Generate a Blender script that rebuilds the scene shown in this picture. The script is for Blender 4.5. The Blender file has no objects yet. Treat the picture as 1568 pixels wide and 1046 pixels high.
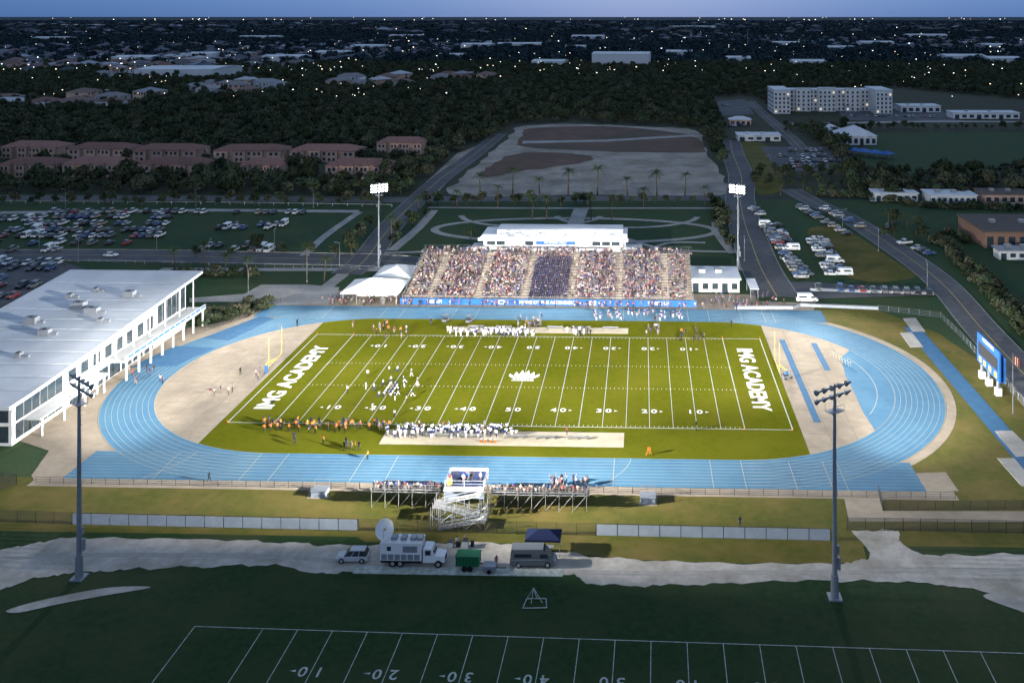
import bpy, math, random
import numpy as np
from mathutils import Vector, Matrix
random.seed(7); rng=np.random.RandomState(5)
S=bpy.context.scene
FP=1390.0; CH=79.7; CXP=942.0; HY=22.0
TH=math.atan(.0297); c_=math.cos(TH); s_=math.sin(TH)
def G(px,py,z=0.0):
    """survey: bearing/depression angles measured from the drone -> metres on the site plan"""
    d=FP*(CH-z)/(py-HY); l=d*(px-CXP)/FP
    return (26+l*c_-d*s_, -199.3+d*c_+l*s_)
def GP(L): return [G(*p) for p in L]

# ------------------------------------------------------------ materials
def MAT(name,c1,c2=None,scale=1.0,rough=.9,metal=0.0,c3=None,scale3=.03,world=True,emis=None,es=0.0,rand=None,randv=0.0,detail=4,spec=.08):
    m=bpy.data.materials.new(name); m.use_nodes=True; nt=m.node_tree; n=nt.nodes; L=nt.links
    b=n['Principled BSDF']; b.inputs['Roughness'].default_value=rough; b.inputs['Metallic'].default_value=metal
    b.inputs['Specular IOR Level'].default_value=spec
    def col(c): return (c[0],c[1],c[2],1)
    b.inputs['Base Color'].default_value=col(c1)
    if c2 or c3:
        if world: co=n.new('ShaderNodeNewGeometry').outputs['Position']
        else: co=n.new('ShaderNodeTexCoord').outputs['Object']
    def mix(a,bc,fac):
        x=n.new('ShaderNodeMix'); x.data_type='RGBA'
        L.new(fac,x.inputs[0])
        if isinstance(a,tuple): x.inputs[6].default_value=col(a)
        else: L.new(a,x.inputs[6])
        if isinstance(bc,tuple): x.inputs[7].default_value=col(bc)
        else: L.new(bc,x.inputs[7])
        return x.outputs[2]
    def noise(sc,lo=.35,hi=.65,dt=4):
        t=n.new('ShaderNodeTexNoise'); t.inputs['Scale'].default_value=sc; t.inputs['Detail'].default_value=dt
        t.inputs['Roughness'].default_value=.65
        L.new(co,t.inputs['Vector'])
        r=n.new('ShaderNodeMapRange'); r.inputs[1].default_value=lo; r.inputs[2].default_value=hi
        L.new(t.outputs[0],r.inputs[0]); return r.outputs[0]
    cur=tuple(c1)
    if rand:
        oi=n.new('ShaderNodeObjectInfo'); cr=n.new('ShaderNodeValToRGB'); cr.color_ramp.interpolation='CONSTANT'
        els=cr.color_ramp.elements
        while len(els)<len(rand): els.new(.5)
        for i,c in enumerate(rand):
            els[i].position=i/len(rand); els[i].color=col(c)
        L.new(oi.outputs['Random'],cr.inputs[0]); cur=cr.outputs[0]
    if c2: cur=mix(cur,tuple(c2),noise(scale,dt=detail))
    if c3: cur=mix(cur,tuple(c3),noise(scale3,.42,.68,5))
    if randv:
        oi=n.new('ShaderNodeObjectInfo'); r=n.new('ShaderNodeMapRange'); r.inputs[3].default_value=1-randv; r.inputs[4].default_value=1+randv
        L.new(oi.outputs['Random'],r.inputs[0])
        hs=n.new('ShaderNodeHueSaturation'); L.new(r.outputs[0],hs.inputs['Value'])
        if isinstance(cur,tuple): hs.inputs['Color'].default_value=col(cur)
        else: L.new(cur,hs.inputs['Color'])
        cur=hs.outputs[0]
    if not isinstance(cur,tuple): L.new(cur,b.inputs['Base Color'])
    if emis:
        b.inputs['Emission Color'].default_value=col(emis); b.inputs['Emission Strength'].default_value=es
    return m
m_ground=MAT('haze_tint_ground_mat',(.016,.028,.040),(.028,.040,.056),.02,c3=(.04,.055,.08),scale3=.0015)  # aerial haze is put into the base colour as a navy tint
m_lawn=MAT('lawn_mat',(.022,.052,.024),(.034,.068,.030),1.3,c3=(.045,.062,.028),scale3=.05)
m_lawn2=MAT('practice_lawn_mat',(.013,.034,.012),(.024,.049,.018),.9,c3=(.034,.048,.02),scale3=.09,detail=8)
m_lawndry=MAT('dry_lawn_mat',(.062,.07,.014),(.095,.09,.02),.6,c3=(.14,.105,.035),scale3=.08,detail=8)
m_turf=MAT('field_grass_mat',(.070,.079,.006),(.086,.094,.008),.8,c3=(.10,.10,.011),scale3=.06,spec=0)
m_track=MAT('track_blue_mat',(.045,.128,.225),(.058,.15,.25),.5,rough=.85,c3=(.074,.176,.275),scale3=.06)
m_trackd=MAT('track_darkblue_mat',(.034,.10,.20),(.044,.12,.225),.5,rough=.85)
m_white=MAT('white_paint_mat',(.62,.62,.6),(.5,.5,.47),2.0)
m_line=MAT('field_line_mat',(.38,.39,.33),(.30,.31,.24),2.0)
m_dimwhite=MAT('worn_white_paint_mat',(.46,.48,.46),(.24,.28,.24),1.5)
m_conc=MAT('concrete_mat',(.26,.218,.172),(.31,.265,.21),.5,c3=(.215,.182,.147),scale3=.12)
m_path=MAT('path_mat',(.28,.27,.26),(.36,.35,.33),.6,c3=(.23,.23,.22),scale3=.1)
m_sand=MAT('sand_mat',(.36,.32,.28),(.26,.235,.205),.12,c3=(.16,.145,.115),scale3=.04,detail=8)
m_sandroad=MAT('shell_road_mat',(.44,.41,.37),(.33,.305,.275),.55,c3=(.24,.22,.185),scale3=.16,detail=8)
m_dirt=MAT('bare_dirt_mat',(.15,.09,.07),(.10,.065,.055),.1,c3=(.07,.065,.045),scale3=.02)
m_asph=MAT('asphalt_mat',(.07,.074,.082),(.10,.104,.112),.4,c3=(.12,.122,.13),scale3=.04)
m_wall=MAT('white_wall_mat',(.55,.56,.57),(.48,.49,.50),.7,world=False)
m_roofw=MAT('white_roof_mat',(.46,.49,.53),(.54,.57,.61),.12,c3=(.38,.41,.44),scale3=.05,world=False,rough=.5)
m_grey=MAT('grey_metal_mat',(.30,.31,.32),(.24,.25,.26),2,world=False,rough=.45,metal=.6,spec=.3)
m_galv=MAT('galvanised_mat',(.23,.25,.28),(.18,.20,.23),3,world=False,rough=.5,metal=.3,spec=.3)
m_alu=MAT('aluminium_bench_mat',(.19,.19,.185),(.14,.14,.138),1.5,rough=.5)
m_towerp=MAT('tower_panel_mat',(.26,.30,.36),(.21,.25,.31),1.5,world=False,rough=.6)
m_standc=MAT('stand_tread_mat',(.24,.20,.17),(.18,.155,.135),1.2)
m_dark=MAT('dark_metal_mat',(.02,.02,.022),rough=.5,spec=.3)
m_glass=MAT('window_glass_mat',(.02,.03,.04),(.035,.05,.06),.6,rough=.12,world=False,spec=.6)
m_litglass=MAT('lit_window_mat',(.2,.2,.18),world=False,emis=(1,.85,.6),es=.7)
m_blue=MAT('blue_banner_mat',(.018,.085,.29),(.026,.11,.34),.8,rough=.5)
m_navy=MAT('navy_fabric_mat',(.012,.018,.05),rough=.8)
m_terra=MAT('terracotta_roof_mat',(.22,.125,.105),(.16,.09,.08),1.2,world=False,randv=.25)
m_tan=MAT('stucco_mat',(.50,.33,.26),(.42,.29,.23),.5,world=False,randv=.15)
m_houseroof=MAT('house_roof_mat',(.2,.2,.2),world=False,rand=[(.20,.195,.215),(.28,.27,.29),(.16,.10,.09),(.10,.10,.115),(.38,.40,.44),(.17,.125,.115),(.24,.25,.28)])
m_farroof=MAT('haze_tint_roof_mat',(.2,.2,.2),world=False,rand=[(.10,.115,.15),(.15,.165,.20),(.12,.10,.10),(.06,.075,.10),(.26,.29,.34),(.13,.11,.12),(.08,.09,.12),(.11,.12,.15)])  # far roofs darkened and blued: distance haze painted into the palette
m_farwall=MAT('haze_tint_wall_mat',(.26,.28,.32),world=False)  # wall colour carries a painted haze tint for the far houses
m_leaf=MAT('foliage_mat',(.03,.046,.022),(.048,.062,.034),.6,world=False,randv=.4,spec=.05,rand=[(.034,.052,.026),(.046,.06,.032),(.058,.062,.038),(.038,.050,.034),(.066,.064,.044),(.03,.048,.028)])
m_leafd=MAT('haze_tint_foliage_mat',(.018,.036,.044),(.028,.046,.056),.3,world=False,randv=.4,spec=.05)  # bluer than the near leaves, to imitate haze by colour
m_bark=MAT('bark_mat',(.09,.07,.055),(.06,.05,.04),3,world=False)
m_palm=MAT('palm_frond_mat',(.03,.055,.02),(.05,.075,.03),1,world=False,randv=.3,rough=.7)
m_yellow=MAT('yellow_paint_mat',(.5,.36,.05),rough=.5,spec=.3)
m_lamp=MAT('lit_floodlight_mat',(.9,.9,.9),emis=(1,.98,.9),es=30)
m_town=MAT('town_lamp_glow_mat',(.9,.9,.9),emis=(1,.82,.55),es=3.5)
m_town2=MAT('town_lamp_white_mat',(.9,.9,.9),emis=(.85,.95,1),es=4)
m_tyre=MAT('tyre_mat',(.012,.012,.012),rough=.8)
m_rim=MAT('wheel_rim_mat',(.4,.4,.42),rough=.35,metal=.7,spec=.5)
m_tail=MAT('tail_light_mat',(.3,.01,.01),rough=.3)
m_head=MAT('headlamp_mat',(.7,.7,.7),rough=.15,spec=.5)
m_green=MAT('green_paint_mat',(.015,.11,.05),rough=.5)
m_skin=MAT('skin_mat',(.30,.18,.12),world=False,rand=[(.38,.24,.17),(.12,.065,.04),(.30,.18,.12),(.07,.04,.028),(.42,.28,.2)])
m_hair=MAT('hair_mat',(.02,.015,.01),world=False,rand=[(.015,.01,.008),(.05,.03,.015),(.14,.09,.05),(.3,.3,.3),(.02,.015,.012),(.03,.06,.2)])
m_cloth=MAT('shirt_mat',(.3,.3,.3),world=False,rand=[(.36,.34,.34),(.03,.03,.09),(.02,.02,.025),(.28,.21,.2),(.22,.07,.08),(.04,.08,.2),(.13,.12,.13),(.30,.2,.18),(.06,.05,.06),(.33,.28,.24),(.10,.03,.035),(.16,.15,.2)])
m_pants=MAT('trousers_mat',(.05,.06,.1),world=False,rand=[(.04,.045,.08),(.02,.02,.02),(.14,.12,.1),(.07,.07,.09),(.22,.19,.16)])
m_jerw=MAT('white_jersey_mat',(.5,.5,.5)); m_jern=MAT('navy_jersey_mat',(.012,.025,.10)); m_hel=MAT('navy_helmet_mat',(.012,.025,.10),rough=.2,spec=.5)
m_jero=MAT('orange_jersey_mat',(.34,.11,.02)); m_jerk=MAT('black_jersey_mat',(.02,.02,.022)); m_helw=MAT('white_helmet_mat',(.5,.5,.5),rough=.2,spec=.5)
m_stripe=MAT('referee_shirt_mat',(.35,.35,.35))
m_banner=MAT('windscreen_banner_mat',(.34,.38,.43),(.28,.32,.37),.5,rough=.6)
m_canvas=MAT('white_canvas_mat',(.6,.62,.64),(.54,.56,.58),.3,world=False)

# ------------------------------------------------------------ mesh builder
def link(o):
    S.collection.objects.link(o); return o
class MB:
    def __init__(s): s.v=[];s.f=[];s.m=[];s.M=None
    def add(s,vs,fs,m=0):
        o=len(s.v)
        if s.M is not None: vs=[tuple(s.M@Vector(v)) for v in vs]
        s.v+=[tuple(v) for v in vs]; s.f+=[tuple(i+o for i in f) for f in fs]
        s.m+=(list(m) if isinstance(m,(list,tuple)) else [m]*len(fs))
    def box(s,x0,x1,y0,y1,z0,z1,m=0,taper=0):
        t=taper
        vs=[(x0,y0,z0),(x1,y0,z0),(x1,y1,z0),(x0,y1,z0),(x0+t,y0+t,z1),(x1-t,y0+t,z1),(x1-t,y1-t,z1),(x0+t,y1-t,z1)]
        s.add(vs,[(0,3,2,1),(4,5,6,7),(0,1,5,4),(1,2,6,5),(2,3,7,6),(3,0,4,7)],m)
    def tube(s,p0,p1,r0,r1=None,n=8,m=0,cap=True):
        if r1 is None: r1=r0
        p0=Vector(p0);p1=Vector(p1); d=(p1-p0)
        if d.length<1e-6: return
        d.normalize(); a=Vector((0,0,1)) if abs(d.z)<.9 else Vector((1,0,0)); u=d.cross(a).normalized(); w=d.cross(u)
        vs=[]
        for p,r in ((p0,r0),(p1,r1)):
            for i in range(n):
                t=2*math.pi*i/n; vs.append(tuple(p+(u*math.cos(t)+w*math.sin(t))*r))
        fs=[(i,(i+1)%n,n+(i+1)%n,n+i) for i in range(n)]
        if cap: fs+=[tuple(range(n-1,-1,-1)),tuple(range(n,2*n))]
        s.add(vs,fs,m)
    def prism(s,poly,z0,z1,m=0,mt=None):
        n=len(poly); vs=[(x,y,z0) for x,y in poly]+[(x,y,z1) for x,y in poly]
        fs=[(i,(i+1)%n,n+(i+1)%n,n+i) for i in range(n)]+[tuple(range(n,2*n)),tuple(range(n-1,-1,-1))]
        s.add(vs,fs,[m]*n+[m if mt is None else mt,m])
    def loft(s,rings,m=0,cap=True):
        n=len(rings[0]); vs=[v for r in rings for v in r]; fs=[]
        for k in range(len(rings)-1):
            for i in range(n): fs.append((k*n+i,k*n+(i+1)%n,(k+1)*n+(i+1)%n,(k+1)*n+i))
        if cap: fs+=[tuple(range(n-1,-1,-1)),tuple(range((len(rings)-1)*n,len(rings)*n))]
        s.add(vs,fs,m)
    def hip(s,x0,x1,y0,y1,z,h,ov=.5,m=0,ridge=None):
        x0-=ov;x1+=ov;y0-=ov;y1+=ov
        if (x1-x0)>=(y1-y0):
            q=(y1-y0)/2; r=[(x0+q,(y0+y1)/2,z+h),(x1-q,(y0+y1)/2,z+h)]
            fs=[(0,1,5,4),(1,2,5),(2,3,4,5),(3,0,4),(3,2,1,0)]
        else:
            q=(x1-x0)/2; r=[((x0+x1)/2,y0+q,z+h),((x0+x1)/2,y1-q,z+h)]
            fs=[(0,1,4),(1,2,5,4),(2,3,5),(3,0,4,5),(3,2,1,0)]
        s.add([(x0,y0,z),(x1,y0,z),(x1,y1,z),(x0,y1,z)]+r,fs,m)
    def sphere(s,c,r,n=8,k=5,m=0,sz=1):
        rings=[]
        for j in range(1,k):
            ph=math.pi*j/k; rings.append([(c[0]+r*math.sin(ph)*math.cos(2*math.pi*i/n),c[1]+r*math.sin(ph)*math.sin(2*math.pi*i/n),c[2]-r*sz*math.cos(ph)) for i in range(n)])
        s.loft(rings,m)
    def mesh(s,name,mats,smooth=False):
        me=bpy.data.meshes.new(name); me.from_pydata(s.v,[],s.f)
        for m in mats: me.materials.append(m)
        me.polygons.foreach_set('material_index',s.m)
        if smooth: me.polygons.foreach_set('use_smooth',[True]*len(s.f))
        me.update(); return me
    def obj(s,name,mats,loc=(0,0,0),rz=0,parent=None,smooth=False):
        return inst(name,s.mesh(name,mats,smooth),loc,rz,1,parent)
def inst(name,me,loc=(0,0,0),rz=0,sc=1,parent=None):
    o=bpy.data.objects.new(name,me); link(o); o.location=(loc[0],loc[1],loc[2] if len(loc)>2 else 0); o.rotation_euler=(0,0,rz)
    o.scale=(sc,sc,sc) if not isinstance(sc,tuple) else sc
    if parent: o.parent=parent
    return o
def empty(name,loc=(0,0,0),rz=0):
    o=bpy.data.objects.new(name,None); link(o); o.location=(loc[0],loc[1],loc[2] if len(loc)>2 else 0); o.rotation_euler=(0,0,rz); o.empty_display_size=.5; return o
def sheet(name,pts,z,mat):
    me=bpy.data.meshes.new(name); me.from_pydata([(p[0],p[1],z) for p in pts],[],[tuple(range(len(pts)))]); me.materials.append(mat)
    if me.polygons[0].normal.z<0: me.flip_normals()
    return inst(name,me)
def smooth_pts(P,k=6,closed=False):
    out=[]; n=len(P)
    rngi=range(n) if closed else range(n-1)
    for i in rngi:
        g=lambda j:(P[j%n] if closed else P[max(0,min(n-1,j))])
        p0,p1,p2,p3=g(i-1),g(i),g(i+1),g(i+2)
        for t in np.linspace(0,1,k,endpoint=False):
            out.append(tuple(.5*((2*p1[a])+(-p0[a]+p2[a])*t+(2*p0[a]-5*p1[a]+4*p2[a]-p3[a])*t*t+(-p0[a]+3*p1[a]-3*p2[a]+p3[a])*t**3) for a in (0,1)))
    if not closed: out.append(tuple(P[-1]))
    return out
def strip_geo(P,w,closed=False):
    P=np.array(P,float); n=len(P)
    if closed: T=np.roll(P,-1,0)-np.roll(P,1,0)
    else: T=np.gradient(P,axis=0)
    T/=np.linalg.norm(T,axis=1)[:,None]+1e-9; N=np.stack([-T[:,1],T[:,0]],1)
    return P+N*w/2,P-N*w/2
def strip(mb,P,w,z,m=0,closed=False,w2=None):
    A,B=strip_geo(P,w,closed); n=len(A)
    vs=[(a[0],a[1],z) for a in A]+[(b[0],b[1],z) for b in B]
    fs=[(n+i,n+(i+1)%n,(i+1)%n,i) for i in range(n if closed else n-1)]
    mb.add(vs,fs,m)
def road(name,P,w,z,mat,lines=True,k=6):
    P=smooth_pts(P,k); mb=MB(); strip(mb,P,w,z,0)
    if lines:
        for off in (-w/2+.3,w/2-.3):
            A,B=strip_geo(P,2*abs(off)); strip(mb,A if off>0 else B,.14,z+.012,1)
        strip(mb,P,.16,z+.012,2)
    return mb.obj(name,[mat,m_dimwhite,m_yellow])
def inpoly(X,Y,poly):
    r=np.zeros(len(X),bool); n=len(poly)
    for i in range(n):
        x1,y1=poly[i]; x2,y2=poly[(i+1)%n]
        c=((y1>Y)!=(y2>Y))&(X<(x2-x1)*(Y-y1)/((y2-y1) if abs(y2-y1)>1e-9 else 1e-9)+x1)
        r^=c
    return r
def scatter(name,pts,rots,scls,proto_me,proto_name):
    """instanced collection: a point cloud carrying copies of one prototype"""
    pts=np.array(pts,float)
    if len(pts)<2: return
    n=len(pts); me=bpy.data.meshes.new(name); me.from_pydata([tuple(p) for p in pts[1:]],[],[])
    a=me.attributes.new('rot','FLOAT_VECTOR','POINT'); r=np.zeros((n,3)); r[:,2]=rots; a.data.foreach_set('vector',r[1:].ravel())
    a=me.attributes.new('scl','FLOAT_VECTOR','POINT'); sc=np.array(scls,float)
    if sc.ndim==1: sc=np.stack([sc]*3,1)
    a.data.foreach_set('vector',sc[1:].ravel())
    ob=inst(name,me)
    pr=inst(proto_name,proto_me,tuple(pts[0]),float(np.atleast_1d(rots)[0]) ,tuple(sc[0]),ob)
    ng=bpy.data.node_groups.new(name+'_nodes','GeometryNodeTree')
    ng.interface.new_socket('Geometry',in_out='INPUT',socket_type='NodeSocketGeometry')
    ng.interface.new_socket('Geometry',in_out='OUTPUT',socket_type='NodeSocketGeometry')
    N=ng.nodes; i=N.new('NodeGroupInput'); o=N.new('NodeGroupOutput'); ip=N.new('GeometryNodeInstanceOnPoints'); oi=N.new('GeometryNodeObjectInfo')
    oi.inputs['Object'].default_value=pr; oi.transform_space='ORIGINAL'
    oi.inputs['As Instance'].default_value=True
    ng.links.new(i.outputs[0],ip.inputs['Points']); ng.links.new(oi.outputs['Geometry'],ip.inputs['Instance'])
    for nm,sk in (('rot','Rotation'),('scl','Scale')):
        a=N.new('GeometryNodeInputNamedAttribute'); a.data_type='FLOAT_VECTOR'; a.inputs['Name'].default_value=nm
        so=[x for x in a.outputs if x.enabled and x.name=='Attribute'][0]
        ng.links.new(so,ip.inputs[sk])
    ng.links.new(ip.outputs[0],o.inputs[0])
    md=ob.modifiers.new('instances','NODES'); md.node_group=ng
    return ob
_tc={}
def text_geo(body,size,off=0.0):
    k=(body,size,off)
    if k in _tc: return _tc[k]
    cu=bpy.data.curves.new('t','FONT'); cu.body=body; cu.size=size; cu.align_x='CENTER'; cu.align_y='CENTER'; cu.offset=off; cu.resolution_u=3
    ob=bpy.data.objects.new('t',cu); link(ob); bpy.context.view_layer.update()
    me=bpy.data.meshes.new_from_object(ob.evaluated_get(bpy.context.evaluated_depsgraph_get()))
    r=([tuple(v.co) for v in me.vertices],[tuple(p.vertices) for p in me.polygons])
    bpy.data.objects.remove(ob); bpy.data.meshes.remove(me); _tc[k]=r; return r
def put_text(mb,body,size,Mx,m=0,off=0.0,sx=1.0):
    v,f=text_geo(body,size,off); old=mb.M; mb.M=Mx@Matrix.Diagonal((sx,1,1,1)); mb.add(v,f,m); mb.M=old

# ------------------------------------------------------------ ground sheets
me=bpy.data.meshes.new('ground'); R=26000
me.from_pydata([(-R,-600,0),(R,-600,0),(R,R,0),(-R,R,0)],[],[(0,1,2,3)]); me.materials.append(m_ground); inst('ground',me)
sheet('campus_lawn',[(-420,-250),(330,-250),(330,192),(-420,200)],.02,m_lawn)
sheet('practice_lawn',[(-300,-250),(300,-250),(300,-62.0),(-300,-62.0)],.05,m_lawn2)
sheet('side_lawn',[(-130,-62),(150,-62),(150,-46),(-130,-46)],.055,m_lawndry)
sheet('runway_lawn',[(60,-61),(118,-61),(100,30),(88,50),(60,50)],.06,m_lawndry)
CXT=1.0; HS=42.2; RI=36.5; RO=46.3
sheet('concrete_plaza',GP([(48,728),(75,690),(20,672),(22,640),(150,560),(225,515),(295,500),(330,496),(428,462)])+[(-58,50),(-20,46),(-20,-46),(-72.5,-48.8),(-76,-48.8)],.07,m_conc)
sheet('track_border_concrete',[(x,y) for x,y in [(CXT+HS+(RO+2.0)*math.cos(t),(RO+2.0)*math.sin(t)) for t in np.linspace(-math.pi/2,math.pi/2,50)]]+[(CXT-10,48.3),(CXT-10,-48.3)],.075,m_conc)
sheet('stadium_walkway',[(-76,46.0),(72,46.0),(74,52.5),(58,54),(58,60),(-62,60),(-70,52)],.08,m_conc)
sheet('walkway_near',[(-78,-48.9),(78,-48.9),(78,-46.0),(-78,-46.0)],.082,m_conc)
for i,L in enumerate([[(1290,750),(1342,750),(1352,782),(1600,783),(1600,800),(1300,798)],[(1385,725),(1448,723),(1468,752),(1412,752)],[(470,764),(478,735),(507,735),(502,764)],[(978,775),(985,745),(1008,745),(1006,775)]]):
    sheet('concrete_pad',GP(L),.086+.003*i,m_conc)
# track
def annulus(mb,ri,ro,z,m,n=48):
    for sx,c0 in ((1,CXT+HS),(-1,CXT-HS)):
        T=np.linspace(-math.pi/2,math.pi/2,n); vs=[(c0+sx*ri*math.cos(t),ri*math.sin(t),z) for t in T]+[(c0+sx*ro*math.cos(t),ro*math.sin(t),z) for t in T]
        fs=[(i,n+i,n+i+1,i+1) if sx>0 else (i,i+1,n+i+1,n+i) for i in range(n-1)]
        mb.add(vs,fs,m)
    for sy in (1,-1):
        y0,y1=sorted((sy*ri,sy*ro)); mb.add([(CXT-HS,y0,z),(CXT+HS,y0,z),(CXT+HS,y1,z),(CXT-HS,y1,z)],[(0,1,2,3)],m)
mb=MB()
mb.add([(-73.5,-RO,.10),(73.5,-RO,.10),(73.5,-RI,.10),(-73.5,-RI,.10)],[(0,1,2,3)],0)
mb.add([(-76.5,RI+.4,.10),(74,RI+.4,.10),(74,RO,.10),(-76.5,RO,.10)],[(0,1,2,3)],0)
annulus(mb,RI,RO,.11,0)
for k in range(10):
    r=RI+k*(RO-RI)/9; annulus(mb,r-.035,r+.035,.122,1)
for sy in (1,-1):
    for k in range(10):
        y=sy*(RI+k*(RO-RI)/9)
        for xa,xb in ((-73.5,CXT-HS-.01),(CXT+HS+.01,73.5)):
            mb.add([(xa,y-.03,.118),(xb,y-.03,.118),(xb,y+.03,.118),(xa,y+.03,.118)],[(0,1,2,3)],1)
for x in (-58,-43,-38,-24,-18,21,38,43.5,58,52,60.5):
    mb.add([(x,-RO,.128),(x+.09,-RO,.128),(x+.09,-RI,.128),(x,-RI,.128)],[(0,1,2,3)],1)
    mb.add([(x,RI,.128),(x+.09,RI,.128),(x+.09,RO,.128),(x,RO,.128)],[(0,1,2,3)],1)
for x0 in (19,-60):
    P=[(x0+5*math.sin(t),-RO+9.8*(t/1.5)) for t in np.linspace(0,1.5,14)]; strip(mb,P,.1,.132,1)
mb.obj('running_track',[m_track,m_line])
def insideshape(xlim,sgn,inner):
    c0=CXT+sgn*HS; r=RI-.02; t0=math.acos(max(-1,min(1,(xlim-c0)*sgn/r)))
    return [(c0+sgn*r*math.cos(t),r*math.sin(t)) for t in np.linspace(-t0,t0,40)]
sheet('d_zone_concrete',insideshape(56.4,1,0),.105,m_conc)
sheet('d_zone_concrete',insideshape(-56.4,-1,0),.105,m_conc)
# saw-cut joints in the concrete
mb=MB()
def joint(x0,y0,x1,y1):
    L=math.dist((x0,y0),(x1,y1)); nx,ny=-(y1-y0)/L*.03,(x1-x0)/L*.03
    mb.add([(x0-nx,y0-ny,.112),(x1-nx,y1-ny,.112),(x1+nx,y1+ny,.112),(x0+nx,y0+ny,.112)],[(0,1,2,3)],0)
for sg in (1,-1):
    c0=CXT+sg*HS
    for k in range(-6,7):
        y=k*5.2; w=math.sqrt(max(0,(RI-.4)**2-y*y)); xa,xb=sorted((sg*56.6,c0+sg*w)); 
        if sg*(c0+sg*w)>57: joint(xa,y,xb,y)
    for k in range(1,5):
        x=sg*(56.4+k*5); h=math.sqrt(max(0,(RI-.4)**2-(x-c0)**2))
        if h>1: joint(x,-h,x,h)
mb.obj('concrete_joints',[MAT('joint_mat',(.13,.11,.09))])
arc=lambda c0,a,b:[(c0+RI*math.cos(t),RI*math.sin(t)) for t in np.linspace(a,b,14)]
aR=math.asin((56.4-CXT-HS)/RI); aL=math.asin((56.4+CXT-HS)/RI)
Pg=arc(CXT+HS,-math.pi/2,-math.pi/2+aR)+arc(CXT+HS,math.pi/2-aR,math.pi/2)+arc(CXT-HS,math.pi/2,math.pi/2+aL)+arc(CXT-HS,-math.pi/2-aL,-math.pi/2)
sheet('football_field_grass',Pg,.115,m_turf)
mb=MB()
def quad(mb,x0,x1,y0,y1,z,m=0): mb.add([(x0,y0,z),(x1,y0,z),(x1,y1,z),(x0,y1,z)],[(0,1,2,3)],m)
quad(mb,59.5,60.9,-21,24,.13); quad(mb,66.8,68.2,5,22,.13)
crs=[(CXT+HS+(RI-.1)*math.cos(t),(RI-.1)*math.sin(t)) for t in np.linspace(-.72,.5,24)]+[(72.0,12.5),(70.8,2),(70.6,-8),(70.2,-16)]
mb.add([(p[0],p[1],.128) for p in crs],[tuple(range(len(crs)))],1)
P=[(CXT+HS+(RI-3.6)*math.cos(t),(RI-3.6)*math.sin(t)) for t in np.linspace(-.55,.4,24)]; strip(mb,P,.12,.134,2)
mb.add([(p[0],p[1],.13) for p in GP([(268,530),(330,533),(268,561),(198,563)])],[(0,1,2,3)],0)
mb.add([(p[0],p[1],.132) for p in GP([(310,518),(350,522),(420,488),(400,484)])],[(0,1,2,3)],0)
mb.obj('runway_surfacing',[m_trackd,m_track,m_line])
mb=MB(); quad(mb,92.6,96.6,-52,34,.10); mb.obj('long_jump_runway',[m_trackd])
mb=MB(); P=[G(1383,488),G(1402,487),G(1417,508),G(1397,508)]; mb.prism(P[::-1],.02,.14); P=[G(1378,510),G(1396,509),G(1414,532),G(1394,532)]; mb.prism(P[::-1],.02,.14)
P=[G(1523,660),G(1550,660),G(1590,698),G(1556,700)]; mb.prism(P[::-1],.02,.14);P=[G(1527,702),G(1553,702),G(1590,745),G(1565,745)]; mb.prism(P[::-1],.02,.14)
mb.obj('long_jump_sand_pit',[m_path])
# markings
mb=MB(); z=.135; Y_=24.38; XG=45.72; XE=54.86; yd=.9144
for x in range(-50,51,5):
    X=x*yd; w=.07 if abs(x)<50 else .1; quad(mb,X-w,X+w,-Y_,Y_,z)
for sgn in (1,-1):
    quad(mb,-XE,XE,sgn*Y_-.12,sgn*Y_+.12,z+.003)
    quad(mb,sgn*XE-.12,sgn*XE+.12,-Y_,Y_,z+.003)
for x in range(-49,50):
    if x%5==0: continue
    X=x*yd
    for yy in (-Y_+.6,-6.1,6.1,Y_-.6): quad(mb,X-.06,X+.06,yy-.3,yy+.3,z)
for x in range(-50,51,5):
    X=x*yd
    for yy in (-6.1,6.1): quad(mb,X-.4,X+.4,yy-.06,yy+.06,z+.004)
for x in range(-40,41,10):
    nn=str(50-abs(x))
    for dx,ch in ((-.95,nn[0]),(.95,nn[1])):
        put_text(mb,ch,2.3,Matrix.Translation((x*yd+dx,-17.1,z+.006)),1,.05,1.1)
        put_text(mb,ch,2.3,Matrix.Translation((x*yd-dx,17.1,z+.006))@Matrix.Rotation(math.pi,4,'Z'),1,.05,1.1)
    if x:
        q=-1 if x<0 else 1
        for sy in (1,-1):
            X=x*yd+q*2.1; mb.add([(X,sy*17.1-.3,z+.006),(X+q*.7,sy*17.1,z+.006),(X,sy*17.1+.3,z+.006)],[(0,1,2) if q>0 else (0,2,1)],1)
put_text(mb,'IMG ACADEMY',4.9,Matrix.Translation((-50.5,-1,z+.006))@Matrix.Rotation(math.pi/2,4,'Z'),1,.17,1.06)
put_text(mb,'IMG ACADEMY',4.9,Matrix.Translation((50.1,1,z+.006))@Matrix.Rotation(-math.pi/2,4,'Z'),1,.17,1.03)
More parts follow.
